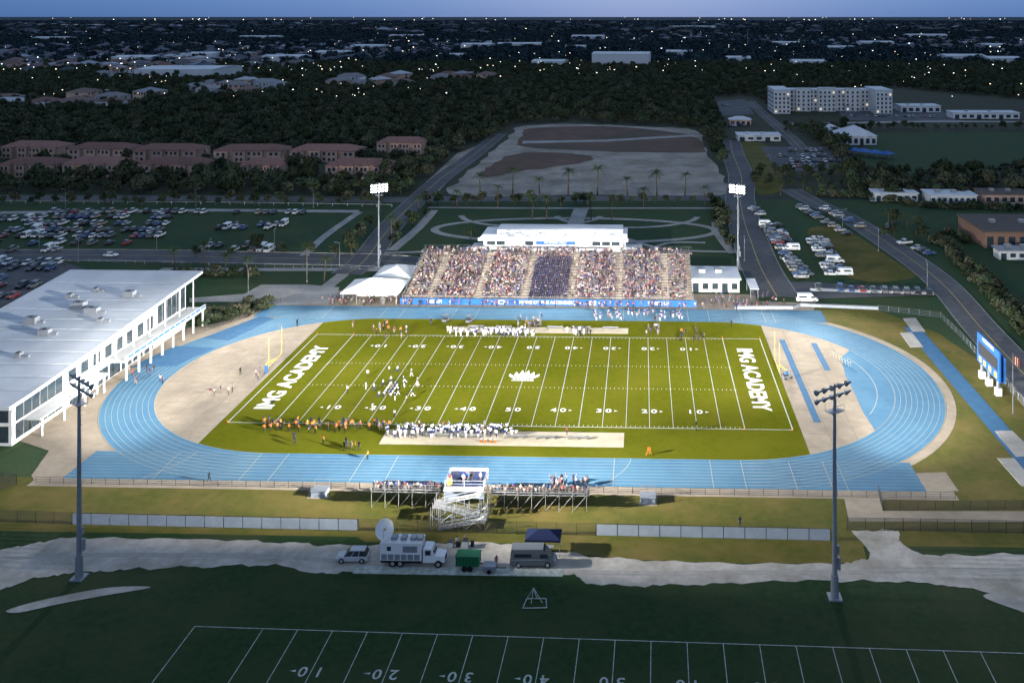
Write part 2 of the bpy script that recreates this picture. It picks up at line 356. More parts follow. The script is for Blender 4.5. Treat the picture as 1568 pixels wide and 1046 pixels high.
# centre crest: upright pointed blades rising from a short bar
for i,(xc,tx,hh,w) in enumerate([(-1.9,-3.3,3.0,.62),(-1.1,-2.0,4.2,.62),(-.38,-.7,5.2,.6),(.38,.7,5.2,.6),(1.1,2.0,4.2,.62),(1.9,3.3,3.0,.62)]):
    b=(xc*.9,-1.9); t=(tx,-1.9+hh); mxx=(b[0]*.35+t[0]*.65,b[1]*.45+t[1]*.55)
    pts=[(b[0]-.22,b[1]),(b[0]+.22,b[1]),(mxx[0]+w,mxx[1]),t,(mxx[0]-w,mxx[1])]
    mb.add([(p[0],p[1],z+.012+.002*i) for p in pts],[(0,1,2,3,4)],1)
quad(mb,-2.4,2.4,-2.8,-2.15,z+.03,1)
mb.obj('football_field_markings',[m_line,m_white])
mb=MB()
for y0,y1,x0,x1 in ((-32.4,-26.6,-22.8,22.6),(27.0,31.0,-22,22.5)):
    mb.box(x0,x1,y0,y1,.12,.15)
mb.obj('sideline_mat',[MAT('tarp_mat',(.38,.33,.25),(.44,.39,.30),.4)])
mb=MB()
for x in (-XE,-XG,XG,XE):
    for y in (-Y_-.2,Y_+.2): mb.box(x-.08,x+.08,y-.08,y+.08,.12,.6)
mb.obj('end_zone_pylon',[m_jero])
def goalpost(x,q):
    mb=MB(); mb.tube((x+q*2,0,.1),(x+q*2,0,2.2),.12,.12,10); mb.tube((x+q*2,0,2.2),(x+q*.7,0,3.0),.11,.1,10); mb.tube((x+q*.7,0,3.0),(x,0,3.05),.1,.09,10)
    mb.tube((x,-3.56,3.05),(x,3.56,3.05),.08,.08,8)
    for y in (-3.56,3.56): mb.tube((x,y,3.05),(x,y,9.2),.06,.05,8); mb.box(x-.02,x+.02,y,y+.35,9.1,9.2,1)
    mb.tube((x+q*2,0,.1),(x+q*2,0,1.8),.3,.3,10,2)
    mb.obj('football_goal_post',[m_yellow,m_jero,m_blue])
goalpost(-XE-.6,-1); goalpost(XE+.6,1)

# practice field
P0=Vector((-32.3,-82.7)); rot=-math.radians(1.0); Mx=Matrix.Translation((P0.x,P0.y,0))@Matrix.Rotation(rot,4,'Z')
mb=MB(); mb.M=Mx; z=.07
quad(mb,0,109.7,-.1,.02,z+.003); quad(mb,0,109.7,-48.8,-48.66,z+.003); quad(mb,0,.12,-48.8,0,z+.006); quad(mb,109.6,109.7,-48.8,0,z+.006)
for k in range(21):
    u=9.144+k*4.572; quad(mb,u-.05,u+.05,-48.7,-.1,z)
for k in range(1,10):
    u=9.144+k*9.144; nn=str(50-abs(50-k*10))
    for dx,ch in ((-1.0,nn[1]),(1.0,nn[0])):
        put_text(mb,ch,2.3,Mx@Matrix.Translation((u+dx,-7.3,z+.006))@Matrix.Rotation(math.pi,4,'Z'),0,.03,1.0)
    if k!=5:
        q=-1 if k<5 else 1; mb.add([(u+q*1.9,-7.5,z+.006),(u+q*2.7,-7.3,z+.006),(u+q*1.9,-7.1,z+.006)],[(0,1,2)],0)
for k in range(0,100):
    u=9.144+k*.9144
    for v in (-18.2,): quad(mb,u-.04,u+.04,v-.25,v+.25,z)
mb.obj('practice_field_markings',[m_dimwhite])

# shell road
top=[(-120,840),(0,842),(60,830),(120,824),(300,826),(430,830),(520,836),(640,834),(780,832),(862,846),(960,856),(1100,862),(1270,863),(1322,858),(1332,848),(1318,828),(1308,813),(1372,814),(1378,828),(1395,842),(1440,850),(1568,848),(1720,850)]
bot=[(1720,935),(1568,915),(1500,905),(1420,893),(1270,889),(1120,893),(1000,897),(905,893),(862,880),(700,877),(540,874),(500,880),(420,866),(300,868),(200,872),(130,876),(60,884),(0,904),(-120,930)]
RP=smooth_pts(GP(top),9)+smooth_pts(GP(bot),9)
def wob(x,y,a): return (x,y+a*(math.sin(x*.9)+.6*math.sin(x*2.3+1)+.5*math.sin(x*5.1)))
RP=[wob(x+rng.normal(0,.05),y+rng.normal(0,.08),.24) for x,y in RP]
sheet('shell_road',RP,.09,m_sandroad)
# wheel ruts and grass islands on the shell road
mb=MB()
for off in (870,873.5):
    P=smooth_pts(GP([(-100,off-2),(60,off-20),(200,off-22),(400,off-20),(520,off-12)]),8); strip(mb,P,.45,.097,0)
for off in (874,878):
    P=smooth_pts(GP([(880,off),(1000,off+2),(1150,off+1),(1290,off+1),(1420,off-4),(1568,off-2),(1700,off)]),8); strip(mb,P,.45,.097,0)
mb.obj('wheel_ruts',[MAT('rut_mat',(.26,.245,.22),(.34,.32,.29),.7)])
sheet('sand_patch',smooth_pts(GP([(10,935),(60,920),(150,902),(200,898),(230,900),(160,912),(90,925),(30,938)]),4,True),.095,m_sandroad)
sheet('sand_patch',smooth_pts(GP([(1505,912),(1568,905),(1640,915),(1640,960),(1560,935)]),4,True),.098,m_sandroad)
sheet('dry_verge',GP([(540,818),(860,820),(1320,828),(1328,860),(1270,863),(1100,862),(960,856),(862,846),(780,832),(560,830)]),.07,m_lawndry)
mb=MB(); P=GP([(540,867),(862,872),(862,883),(540,878)])
mb.prism(P[::-1],.05,.14); mb.obj('equipment_matting',[m_dimwhite])

# ------------------------------------------------------------ roads and mid ground
road('main_road',GP([(-150,303),(100,303),(350,304),(600,306),(700,305),(900,304),(1130,303)]),11,.10,m_asph)
road('campus_road',GP([(-200,392),(0,391),(200,391),(400,395),(560,398),(640,404)]),13,.10,m_asph)
sheet('footpath',GP([(0,324),(330,320),(550,322),(550,326),(330,324),(0,328)]),.12,m_path)
road('side_road',GP([(530,420),(560,397),(600,345),(640,305),(680,270),(722,240),(765,205)]),10,.13,m_asph)
sheet('road_verge_sand',GP([(632,298),(700,235),(735,222),(748,228),(700,262),(668,298)]),.125,m_sand)
road('gate_road',GP([(1190,455),(1165,410),(1150,370),(1140,340),(1133,303),(1135,270),(1122,235),(1118,215)]),13,.14,m_asph)
sheet('entrance_apron',GP([(1150,452),(1160,415),(1195,415),(1210,432),(1240,432),(1440,445),(1445,452),(1250,458)]),.15,m_asph)
road('perimeter_road',GP([(1210,290),(1250,312),(1300,335),(1370,380),(1440,432),(1500,500),(1560,565),(1640,650)]),10,.16,m_asph)
road('connector_road',GP([(1148,155),(1175,180),(1215,215),(1240,245)]),9,.13,m_asph)
road('hotel_road',GP([(1200,190),(1320,188),(1450,186),(1700,188)]),9,.12,m_path,False)
sheet('parking_lot',GP([(1090,155),(1140,152),(1155,175),(1100,178)]),.13,m_asph)
sheet('parking_lot',GP([(1165,225),(1280,225),(1320,262),(1190,262)]),.12,m_asph)
sheet('parking_lot',GP([(1280,160),(1420,158),(1480,190),(1290,184)]),.115,m_asph)
sheet('parking_lot',GP([(-200,398),(100,402),(130,412),(0,470),(-250,480)]),.09,m_asph)
sheet('sports_field',GP([(1330,205),(1600,200),(1650,255),(1400,268),(1310,250)]),.1,m_lawn)
sheet('sports_field',GP([(1480,392),(1700,392),(1700,455),(1530,455)]),.1,m_lawn)
sheet('dry_ground',smooth_pts(GP([(1235,355),(1290,350),(1370,400),(1400,425),(1300,425)]),4,True),.1,m_lawndry)
sheet('dry_ground',smooth_pts(GP([(1130,220),(1180,225),(1200,285),(1150,290)]),4,True),.1,m_lawndry)
# vacant lot
def rough(P,k,am): return [(x+rng.normal(0,am),y+rng.normal(0,am)) for x,y in smooth_pts(GP(P),k,True)]
sheet('vacant_lot_sand',rough([(695,299),(705,275),(745,240),(785,205),(795,194),(880,190),(1000,195),(1065,200),(1085,235),(1105,270),(1102,299),(900,299)],7,.9),.08,m_sand)
sheet('bare_dirt',rough([(800,206),(820,196),(940,194),(1050,206),(1078,228),(1060,234),(920,232),(800,224)],7,1.0),.1,m_dirt)
sheet('bare_dirt',rough([(742,258),(800,234),(900,238),(890,250),(800,262),(745,272)],6,1.0),.105,m_dirt)
sheet('lot_track',GP([(800,216),(930,214),(1062,206),(1064,209),(930,217),(800,220)]),.12,m_path)
# park paths
mb=MB(); ec=G(880,352)
def ell(cx,cy,rx,ry,a0=0,a1=2*math.pi,n=60): return [(cx+rx*math.cos(t),cy+ry*math.sin(t)) for t in np.linspace(a0,a1,n,endpoint=abs(a1-a0)<6.2)]
strip(mb,ell(ec[0],ec[1],52,19),3.0,.12,0,True)
strip(mb,ell(ec[0]-19,ec[1]+26,28,22,math.pi*1.05,math.pi*1.95,30),2.4,.126)
strip(mb,ell(ec[0]+19,ec[1]+26,28,22,math.pi*1.05,math.pi*1.95,30),2.4,.129)
strip(mb,smooth_pts(GP([(655,318),(800,319),(960,319),(1115,319)])),2.6,.132)
strip(mb,smooth_pts(GP([(890,320),(880,345)])),6,.135)
strip(mb,smooth_pts(GP([(600,384),(640,350),(665,322)])),3.5,.138)
strip(mb,smooth_pts(GP([(1095,340),(1100,360),(1122,388)])),3,.141)
strip(mb,smooth_pts(GP([(590,388),(700,382),(760,366)])),2.2,.144)
strip(mb,smooth_pts(GP([(960,366),(1020,382),(1125,386)])),2.2,.147)
strip(mb,smooth_pts(GP([(975,395),(1020,373),(1080,372)])),2,.150)
strip(mb,smooth_pts(GP([(465,392),(500,360),(550,325)])),3,.153)
mb.obj('park_footpath',[m_path])
mb=MB()
strip(mb,smooth_pts(GP([(245,413),(400,413),(530,413),(640,413)])),3.5,.12)
mb.add([(p[0],p[1],.124) for p in GP([(375,450),(400,436),(470,436),(520,440),(510,465),(420,468),(405,462),(290,463),(290,457)])],[tuple(range(9))],0)
strip(mb,GP([(500,440),(545,405),(560,400)]),4,.128)
mb.obj('plaza_path',[m_path])
mb=MB()
for off in (7.0,-7.0):
    P=smooth_pts(GP([(-200,392),(0,391),(200,391),(400,395),(560,398),(640,404)]),6); A,B=strip_geo(P,14); Q=A if off>0 else B
    for i in range(len(Q)-1):
        a,b=Q[i],Q[i+1]; mb.tube((a[0],a[1],.12),(b[0],b[1],.12),.12,.12,4)
mb.obj('kerb',[m_path])

# ------------------------------------------------------------ trees
def leaf_quad(vs,fs,c,s,nrm):
    nrm=Vector(nrm).normalized(); a=nrm.orthogonal().normalized(); t=random.uniform(0,6.28); a=a*math.cos(t)+nrm.cross(a)*math.sin(t); b=nrm.cross(a)
    o=len(vs); k=random.uniform(.5,.9)
    for u,w in ((-1,-.4),(.1,-1*k),(1,.3),(-.2,1*k)): vs.append(tuple(Vector(c)+a*s*u+b*s*w))
    fs.append((o,o+1,o+2,o+3))
def tree_mesh(name,h,cr,nl,ls,leafm,lobes=7,seed=1,low=.3):
    random.seed(seed); mb=MB(); th=h*.45
    mb.tube((0,0,-.1),(random.uniform(-.2,.2),.1,th),.035*h,.02*h,7,0)
    L=[]
    for i in range(lobes):
        a=6.28*i/lobes+random.uniform(-.4,.4); r=cr*random.uniform(.25,.62); z=h*random.uniform(low+.12,.8)
        L.append((Vector((r*math.cos(a),r*math.sin(a),z)),cr*random.uniform(.35,.55)))
    L.append((Vector((0,0,h*.82)),cr*.45))
    for c,r in L: mb.tube((0,0,th*.8),tuple(c),.014*h,.005*h,5,0,False)
    vs=[];fs=[]
    for i in range(nl):
        c,r=random.choice(L); d=Vector((random.gauss(0,1),random.gauss(0,1),random.gauss(0,1))).normalized()
        p=c+Vector((d.x,d.y,d.z*.75))*r*random.uniform(.55,1.08); 
        leaf_quad(vs,fs,p,ls*random.uniform(.6,1.3),d+Vector((random.gauss(0,.5),random.gauss(0,.5),.5+random.gauss(0,.4))))
    mb.add(vs,fs,1)
    return mb.mesh(name,[m_bark,leafm])
TR=[tree_mesh('oak_tree',9.5,5.6,360,.95,m_leaf,8,11),tree_mesh('oak_tree',11,5.2,360,.9,m_leaf,7,12),tree_mesh('oak_tree',7.5,5.0,300,.9,m_leaf,6,13)]
TP=tree_mesh('pine_tree',14,3.6,320,.75,m_leaf,7,14,.4)
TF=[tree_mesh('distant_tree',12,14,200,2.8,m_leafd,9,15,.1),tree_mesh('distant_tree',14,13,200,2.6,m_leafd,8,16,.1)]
SH=tree_mesh('shrub',2.6,1.9,220,.4,m_leaf,6,17,.05)
ST=tree_mesh('small_tree',5.5,2.3,320,.42,m_leaf,6,18,.25)
def palm_mesh(h,seed):
    random.seed(seed); mb=MB(); p=Vector((0,0,-.1)); n=7
    for i in range(n):
        q=Vector((.25*math.sin(i*.35),.08*i*.3,h*(i+1)/n)); mb.tube(p,q,.24-.012*i,.23-.012*i,8,0,False); p=q
    mb.tube(p,p+Vector((0,0,.9)),.2,.08,8,1)
    for i in range(20):
        a=i*2.4+random.uniform(-.2,.2); el=random.uniform(-.35,1.1); L=random.uniform(2.4,3.1); d=Vector((math.cos(a),math.sin(a),0)); sd=Vector((-d.y,d.x,0)); prev=None
        K=9
        for k in range(K+1):
            t=k/K; q=p+d*L*t*math.cos(el*.7)+Vector((0,0,.7+math.sin(el)*L*t-1.7*t*t*(1.1 if el>0 else .8)))
            if prev is not None:
                w=.8*math.sin(math.pi*min(1,.15+t*.8))
                for s in (1,-1):
                    m2=(prev+q)/2; tip=q+sd*s*w+d*.25-Vector((0,0,.28*w))
                    mb.add([tuple(prev),tuple(m2),tuple(tip)],[(0,1,2)],1); mb.add([tuple(prev),tuple(q),tuple(q+Vector((0,0,-.04)))],[(0,1,2)],1)
            prev=q
    return mb.mesh('palm_tree',[m_bark,m_palm])
PM=[palm_mesh(6.2,1),palm_mesh(7.2,2),palm_mesh(5.2,3)]
for L,sc in (([(735,298),(785,298),(826,299),(870,299),(915,299),(961,299),(1006,300),(1049,300)],1.4),([(700,318),(762,317),(815,335),(838,337),(905,338),(937,336),(985,318),(1080,316),(640,332),(600,372),(720,392)],1.15),
    ([(268,416),(313,412),(380,426),(497,430),(470,418),(345,418)],1.0),([(1195,300),(1230,295),(1390,352),(1360,348),(1105,330),(1112,345),(1545,300),(1300,300)],.9)):
    for i,p in enumerate(L):
        q=G(*p); inst('palm_tree',PM[i%3],(q[0],q[1],.02),random.uniform(0,6),sc*random.uniform(.85,1.15))

TOWN=[(45,243,95),(150,246,100),(252,248,105),(378,249,110),(495,249,110),(612,236,75),(40,272,90),(140,271,95),(262,272,110),(400,273,70),(545,274,100)]
excl=[GP(P) for P in ([(685,303),(700,270),(700,262),(745,222),(785,190),(880,185),(1070,195),(1110,260),(1110,303)],
 [(625,300),(690,235),(745,212),(760,225),(690,300)],[(1083,148),(1150,146),(1250,215),(1300,262),(1300,320),(1110,320),(1105,190)],
 [(1180,200),(1180,135),(1385,135),(1600,155),(1600,200)],[(1295,200),(1650,195),(1660,262),(1400,270),(1300,262)])]
for (x,y,w) in TOWN:
    dn=13 if y<260 else 5
    excl.append(GP([(x-w*.52,y+dn),(x+w*.52,y+dn),(x+w*.52,y-14),(x-w*.52,y-14)]))
NEIGH=[[(0,166),(60,168),(190,168),(240,152),(120,146),(0,150)],[(270,152),(440,146),(440,130),(300,130)],[(500,140),(640,132),(630,120),(500,122)],[(640,132),(750,124),(740,114),(650,117)],
 [(150,124),(340,124),(480,104),(480,84),(160,88)],[(0,110),(120,108),(120,95),(0,95)]]
neighW=[GP(P) for P in NEIGH]
def grid(x0,x1,y0,y1,sp,seed):
    r=np.random.RandomState(seed); X,Y=np.meshgrid(np.arange(x0,x1,sp),np.arange(y0,y1,sp)); X=X.ravel()+r.uniform(-.45,.45,X.size)*sp; Y=Y.ravel()+r.uniform(-.45,.45,Y.size)*sp
    return X,Y,r
X,Y,r=grid(-1250,950,199,1260,8.3,3)
k=np.ones(len(X),bool)
for e in excl: k&=~inpoly(X,Y,e)
nz=np.zeros(len(X),bool)
for e in neighW: nz|=inpoly(X,Y,e)
k&=~(nz&(r.rand(len(X))<.82))
rt=(X>150)&(Y<560); k&=~(rt&(r.rand(len(X))<.35))
fr=X-26+ (Y+199)*0.03; k&=np.abs(fr+ .0*Y)<(Y+199)*.78+60
X=X[k];Y=Y[k]; idx=r.randint(0,3,len(X)); sc=r.uniform(.5,1.0,len(X)); idx[r.rand(len(X))<.04]=3
for j,mesh in enumerate(TR+[TP]):
    q=idx==j; n=q.sum()
    scatter('forest',np.stack([X[q],Y[q],np.zeros(n)],1),r.uniform(0,6.28,n),np.stack([sc[q]]*2+[sc[q]*r.uniform(.8,1.1,n)],1),mesh,'tree')
sheet('forest_floor',[(-1300,197),(1000,197),(1000,1260),(-1300,1260)],.03,MAT('forest_floor_mat',(.03,.042,.026),(.055,.055,.038),.2))
def town_mask(X,Y,th):
    v=np.sin(X*.0031+1.3)*np.cos(Y*.0017+.5)+.6*np.sin(X*.0011-Y*.0023)
    return v>th
X,Y,r=grid(-2800,2400,1230,3600,26,4); k=(np.abs(X)<(Y+199)*.72+100)&~(town_mask(X,Y,.25)&(r.rand(len(X))<.55)); X=X[k];Y=Y[k]
for j in (0,1):
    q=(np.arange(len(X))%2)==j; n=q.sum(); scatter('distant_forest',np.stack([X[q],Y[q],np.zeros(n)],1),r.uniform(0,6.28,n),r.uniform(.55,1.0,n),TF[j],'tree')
X,Y,r=grid(-7200,6000,3600,9500,95,6); k=(np.abs(X)<(Y+199)*.72+100)&(r.rand(len(X))<.85); X=X[k];Y=Y[k];n=len(X)
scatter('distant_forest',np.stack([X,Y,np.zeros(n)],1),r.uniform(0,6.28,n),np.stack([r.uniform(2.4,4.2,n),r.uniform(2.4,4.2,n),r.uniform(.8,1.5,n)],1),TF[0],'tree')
def along(P,sp,seed,jit=.5):
    P=GP(P); r=np.random.RandomState(seed); out=[]
    for a,b in zip(P[:-1],P[1:]):
        L=math.dist(a,b); n=max(1,int(L/sp))
        for i in range(n): t=(i+.5)/n; out.append((a[0]+(b[0]-a[0])*t+r.uniform(-jit,jit)*sp,a[1]+(b[1]-a[1])*t+r.uniform(-jit,jit)*sp,0))
    return out
pts=[]
for i,P in enumerate([[(1440,372),(1475,410),(1530,470),(1600,540)],[(1455,372),(1490,410),(1545,465),(1620,540)],[(1425,372),(1460,360),(1480,372)],[(1250,300),(1320,302),(1420,318),(1570,322)],[(300,498),(420,470)],[(305,488),(405,466)],[(240,424),(400,422)]]):
    pts+=along(P,2.2,i)
scatter('hedge_shrubs',pts,rng.uniform(0,6,len(pts)),rng.uniform(.5,1.3,len(pts)),SH,'shrub')
pts=[]
for i,P in enumerate([[(368,388),(560,394)],[(300,392),(370,389)],[(540,380),(575,345)],[(590,380),(640,335),(655,320)],[(1140,285),(1330,285),(1570,285)],[(1140,275),(1330,272),(1570,276)],[(1160,268),(1570,268)],[(1200,198),(1600,198)],[(1195,202),(1330,202)],[(1345,340),(1420,350)],[(640,313),(1110,313)],[(1100,320),(1120,385)],[(1330,362),(1440,372)],[(0,312),(600,313)],[(1240,300),(1330,300)]]):
    pts+=along(P,5.0 if i>3 else 7,20+i)
scatter('planted_trees',pts,rng.uniform(0,6,len(pts)),rng.uniform(.6,1.25,len(pts)),ST,'small_tree')

# ------------------------------------------------------------ buildings
def house_parts(nm,w,d,h,rh,wings,roofm,floors=2,wallm=None):
    W=MB();Rf=MB();Wi=MB()
    W.box(-w/2,w/2,-d/2,d/2,0,h); Rf.hip(-w/2,w/2,-d/2,d/2,h,rh,.6)
    for (x,ww,pr) in wings:
        W.box(x-ww/2,x+ww/2,-d/2-pr,-d/2+.01,0,h-.25); Rf.hip(x-ww/2,x+ww/2,-d/2-pr,d/2*.2,h-.22,rh*.75,.5)
        for f in range(floors):
            Wi.box(x-ww*.3,x-ww*.08,-d/2-pr-.03,-d/2-pr+.02,.9+3*f,2.4+3*f); Wi.box(x+ww*.08,x+ww*.3,-d/2-pr-.03,-d/2-pr+.02,.9+3*f,2.4+3*f)
    nx=int(w/3.2)
    for f in range(floors):
        for i in range(nx):
            x=-w/2+(i+.5)*w/nx
            if any(abs(x-a)<b/2+.6 for a,b,_ in wings): continue
            if f==0 and i%3==1: Wi.box(x-.5,x+.5,-d/2-.04,-d/2+.02,0,2.2,1)
            else: Wi.box(x-.7,x+.7,-d/2-.03,-d/2+.02,.9+3*f,2.3+3*f)
        for sx in (-1,1): Wi.box(sx*w/2-.03,sx*w/2+.03,-1,1,1+3*f,2.3+3*f)
    return [('walls',W.mesh(nm+'_walls',[wallm or m_tan])),('roof',Rf.mesh(nm+'_roof',[roofm])),('windows',Wi.mesh(nm+'_windows',[m_glass,m_wall]))]
def place(nm,parts,loc,rz=0,sc=1):
    e=empty(nm,loc,rz); e.scale=(sc,sc,sc)
    for pn,me in parts:
        o=bpy.data.objects.new(pn,me); link(o); o.parent=e
    return e
TWN=house_parts('townhouse',36,13,6.4,2.6,[(-13.5,7,2.5),(-4.5,6,1.6),(4.5,6,1.6),(13.5,7,2.5)],m_terra)
for (x,y,w) in TOWN:
    q=G(x,y); sc=w/(FP/(FP*CH/(y-HY)))/37.0
    e=place('townhouse_block',TWN,(q[0],q[1]+8,.02),random.uniform(-.06,.06)); e.scale=(sc,1,1.0)
HS1=[house_parts('house',17,12,3.2,2.4,[(-4,6,3)],m_houseroof,1,m_wall),house_parts('house',14,14,5.8,2.6,[(3,5,2)],m_houseroof,2),house_parts('house',22,11,3.4,2.6,[(6,7,4)],m_houseroof,1,m_wall)]
r=np.random.RandomState(9)
for e in neighW:
    xs=[p[0] for p in e]; ys=[p[1] for p in e]; n=0
    gx=np.arange(min(xs),max(xs),30); gy=np.arange(min(ys),max(ys),40)
    for a in gx:
        for b in gy:
            if n<70 and inpoly(np.array([a]),np.array([b]),e)[0] and r.rand()<.85:
                place('house',HS1[r.randint(3)],(a+r.uniform(-5,5),b+r.uniform(-8,8),.02),r.choice([0,.3,-.25,1.57,-.6]),r.uniform(1.1,1.5)); n+=1
mbh=MB()
mbh.box(-8,8,-6,6,0,3.6,0); mbh.hip(-8,8,-6,6,3.6,2.6,.6,1)
for x in (-6,-3,3,6): mbh.box(x-.7,x+.7,-6.05,-5.98,1,2.4,2)
mbh.box(-1,1,-6.05,-5.98,0,2.3,2)
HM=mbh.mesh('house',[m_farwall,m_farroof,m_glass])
X,Y,r=grid(-2700,2300,1000,3400,46,14); k=town_mask(X,Y,.2)&(np.abs(X)<(Y+199)*.7+50)&(r.rand(len(X))<.65)&((Y>1250)|(X<-150)); X=X[k];Y=Y[k];n=len(X)
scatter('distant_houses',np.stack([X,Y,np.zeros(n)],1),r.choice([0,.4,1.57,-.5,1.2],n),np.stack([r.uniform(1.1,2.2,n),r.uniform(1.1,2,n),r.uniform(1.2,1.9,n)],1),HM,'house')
X,Y,r=grid(-5200,4400,3400,7500,170,15); k=(r.rand(len(X))<.3)&(np.abs(X)<(Y+199)*.7+50); X=X[k];Y=Y[k];n=len(X)
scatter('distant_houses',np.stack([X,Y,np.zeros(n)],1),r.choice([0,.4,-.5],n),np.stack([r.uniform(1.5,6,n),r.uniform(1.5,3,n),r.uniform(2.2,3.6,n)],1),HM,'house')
def warehouse(px,py,wpx,h,dp,rz=0,rf=None):
    q=G(px,py); d=FP*CH/(py-HY); w=wpx*d/FP
    W=MB();Rf=MB();D=MB()
    W.box(-w/2,w/2,0,dp,0,h); Rf.add([(-w/2-.5,-.5,h+.02),(w/2+.5,-.5,h+.02),(w/2+.5,dp/2,h+2.2),(-w/2-.5,dp/2,h+2.2),(w/2+.5,dp+.5,h+.02),(-w/2-.5,dp+.5,h+.02)],[(0,1,2,3),(3,2,4,5),(0,3,5),(1,4,2)],0)
    n=max(2,int(w/9))
    for i in range(n):
        x=-w/2+(i+.5)*w/n; D.box(x-2,x+2,-.05,.02,.4,min(h-.6,3.6))
    place('warehouse',[('walls',W.mesh('w',[m_wall])),('roof',Rf.mesh('r',[rf or m_roofw])),('doors',D.mesh('d',[m_glass]))],(q[0],q[1],.02),rz)
for a in [(265,120,120,11,90),(950,103,88,20,70),(728,76,46,12,60),(795,75,66,12,70),(838,103,50,9,40),(300,92,50,11,60),(430,97,60,11,60),(1040,88,40,11,50),(1205,72,40,11,50),(1345,72,50,12,50),(1480,96,60,11,60),(1540,100,50,11,50),(1240,103,50,9,40),(200,98,60,11,50),(560,78,50,11,60),(120,42,60,16,90),(1060,45,70,16,80),(1530,76,40,11,60),(620,60,50,12,60),(395,62,60,12,60),(1290,80,40,11,50),(505,88,50,10,50),(690,92,40,9,40),(75,64,50,12,60),(900,62,50,14,60),(1420,60,60,14,60),(880,78,30,10,40),(1130,98,40,10,40)]:
    warehouse(*a,rz=random.uniform(-.12,.12))
q=G(1145,75); mb=MB(); mb.tube((0,0,0),(0,0,45),.9,.35,6)
for i in range(8): mb.box(-1.2,1.2,-.2,.2,5+i*5,5.3+i*5)
mb.obj('radio_mast',[m_galv],(q[0],q[1],0))
def hotel():
    q=G(1278,176); e=empty('apartment_building',(q[0],q[1]+6,.02),0)
    W=MB();Wi=MB();Rf=MB();Lw=MB()
    blocks=[(-47,-34,0,36,19),(34,47,0,36,19),(-34,34,22,36,17.5),(-8,6,18,22,19.2),(-26,-14,19,22,18.6),(14,26,19,22,18.6)]
    for (x0,x1,y0,y1,h) in blocks:
        W.box(x0,x1,y0,y1,0,h); Rf.box(x0-.4,x1+.4,y0-.4,y1+.4,h+.002,h+.5)
        nx=max(1,int((x1-x0)/3.2))
        for f in range(5):
            for i in range(nx):
                x=x0+(i+.5)*(x1-x0)/nx; z0=1.2+f*3.4
                (Lw if (i*7+f*3)%11==0 else Wi).box(x-.8,x+.8,y0-.06,y0+.02,z0,z0+1.7)
                W.box(x-1.2,x+1.2,y0-.9,y0-.0,z0-.35,z0-.2)
    for sx in (-47,47):
        for f in range(5):
            for i in range(8): Wi.box(sx-.06,sx+.06,2+i*4.2,3.8+i*4.2,1.2+f*3.4,3.2+f*3.4)
    for nm,m_,mt in (('walls',W,m_wall),('windows',Wi,m_glass),('lit_windows',Lw,m_litglass),('roof',Rf,m_roofw)): m_.obj(nm,[mt],parent=e)
hotel()
def lowbldg(nm,px0,px1,py,h,dp,rf,wm,nwin=6,rz=0,hip=False):
    a=G(px0,py);b=G(px1,py); w=b[0]-a[0]; W=MB();Rf=MB();Wi=MB()
    W.box(0,w,0,dp,0,h)
    if hip: Rf.hip(0,w,0,dp,h+.01,dp*.22,.8)
    else: Rf.box(-.5,w+.5,-.5,dp+.5,h+.01,h+.45); [Rf.box(w*t-1,w*t+1,dp*.5-1,dp*.5+1,h+.46,h+1.5,1) for t in (.25,.6)]
    for i in range(nwin):
        x=(i+.5)*w/nwin; Wi.box(x-w/nwin*.3,x+w/nwin*.3,-.05,.02,.9 if i%3 else 0,h*.72)
    place(nm,[('walls',W.mesh('w',[wm])),('roof',Rf.mesh('r',[rf,m_grey])),('windows',Wi.mesh('g',[m_glass]))],(a[0],a[1],.02),rz)
m_brown=MAT('brown_roof_mat',(.12,.10,.09),(.09,.08,.075),.5,world=False); m_brick=MAT('brick_wall_mat',(.25,.15,.11),(.2,.12,.09),2,world=False)
lowbldg('modular_office',1340,1405,308,3.2,9,m_roofw,m_wall); lowbldg('modular_office',1425,1495,312,3.4,12,m_roofw,m_wall,8); lowbldg('storage_building',1508,1580,312,3.8,12,m_brown,m_tan,6)
lowbldg('gymnasium',1508,1640,380,5.5,26,m_brown,m_brick,8); lowbldg('clubhouse',1288,1342,222,5.5,24,m_roofw,m_wall,6,0,True); lowbldg('clubhouse',1260,1290,208,4,14,m_roofw,m_wall,4,0,True)
lowbldg('pavilion',1130,1195,216,3.5,14,m_roofw,m_wall,5); lowbldg('villa',1118,1150,192,4,10,m_roofw,m_tan,4,0,True); lowbldg('maintenance_shed',1530,1600,398,3,5,m_galv,m_wall,5)
lowbldg('school_building',1380,1440,172,5,18,m_roofw,m_wall,6); lowbldg('school_building',1460,1560,182,4.5,16,m_roofw,m_wall,9)
mb=MB(); a=G(1275,235);b=G(1315,250)
mb.M=Matrix.Translation((a[0],a[1],0))@Matrix.Rotation(-.75,4,'Z')
for i in range(5):
    mb.box(i*7,i*7+6.6,0,8,2.8,3.0,0); mb.add([(i*7,0,3),(i*7+6.6,0,3),(i*7+3.3,4,4.6),(i*7,8,3),(i*7+6.6,8,3)],[(0,1,2),(1,4,2),(4,3,2),(3,0,2)],0)
    for x in (i*7+.2,i*7+6.4):
        for y in (.2,7.8): mb.tube((x,y,0),(x,y,2.9),.08,.08,6,1)
mb.obj('blue_canopy',[m_blue,m_galv])

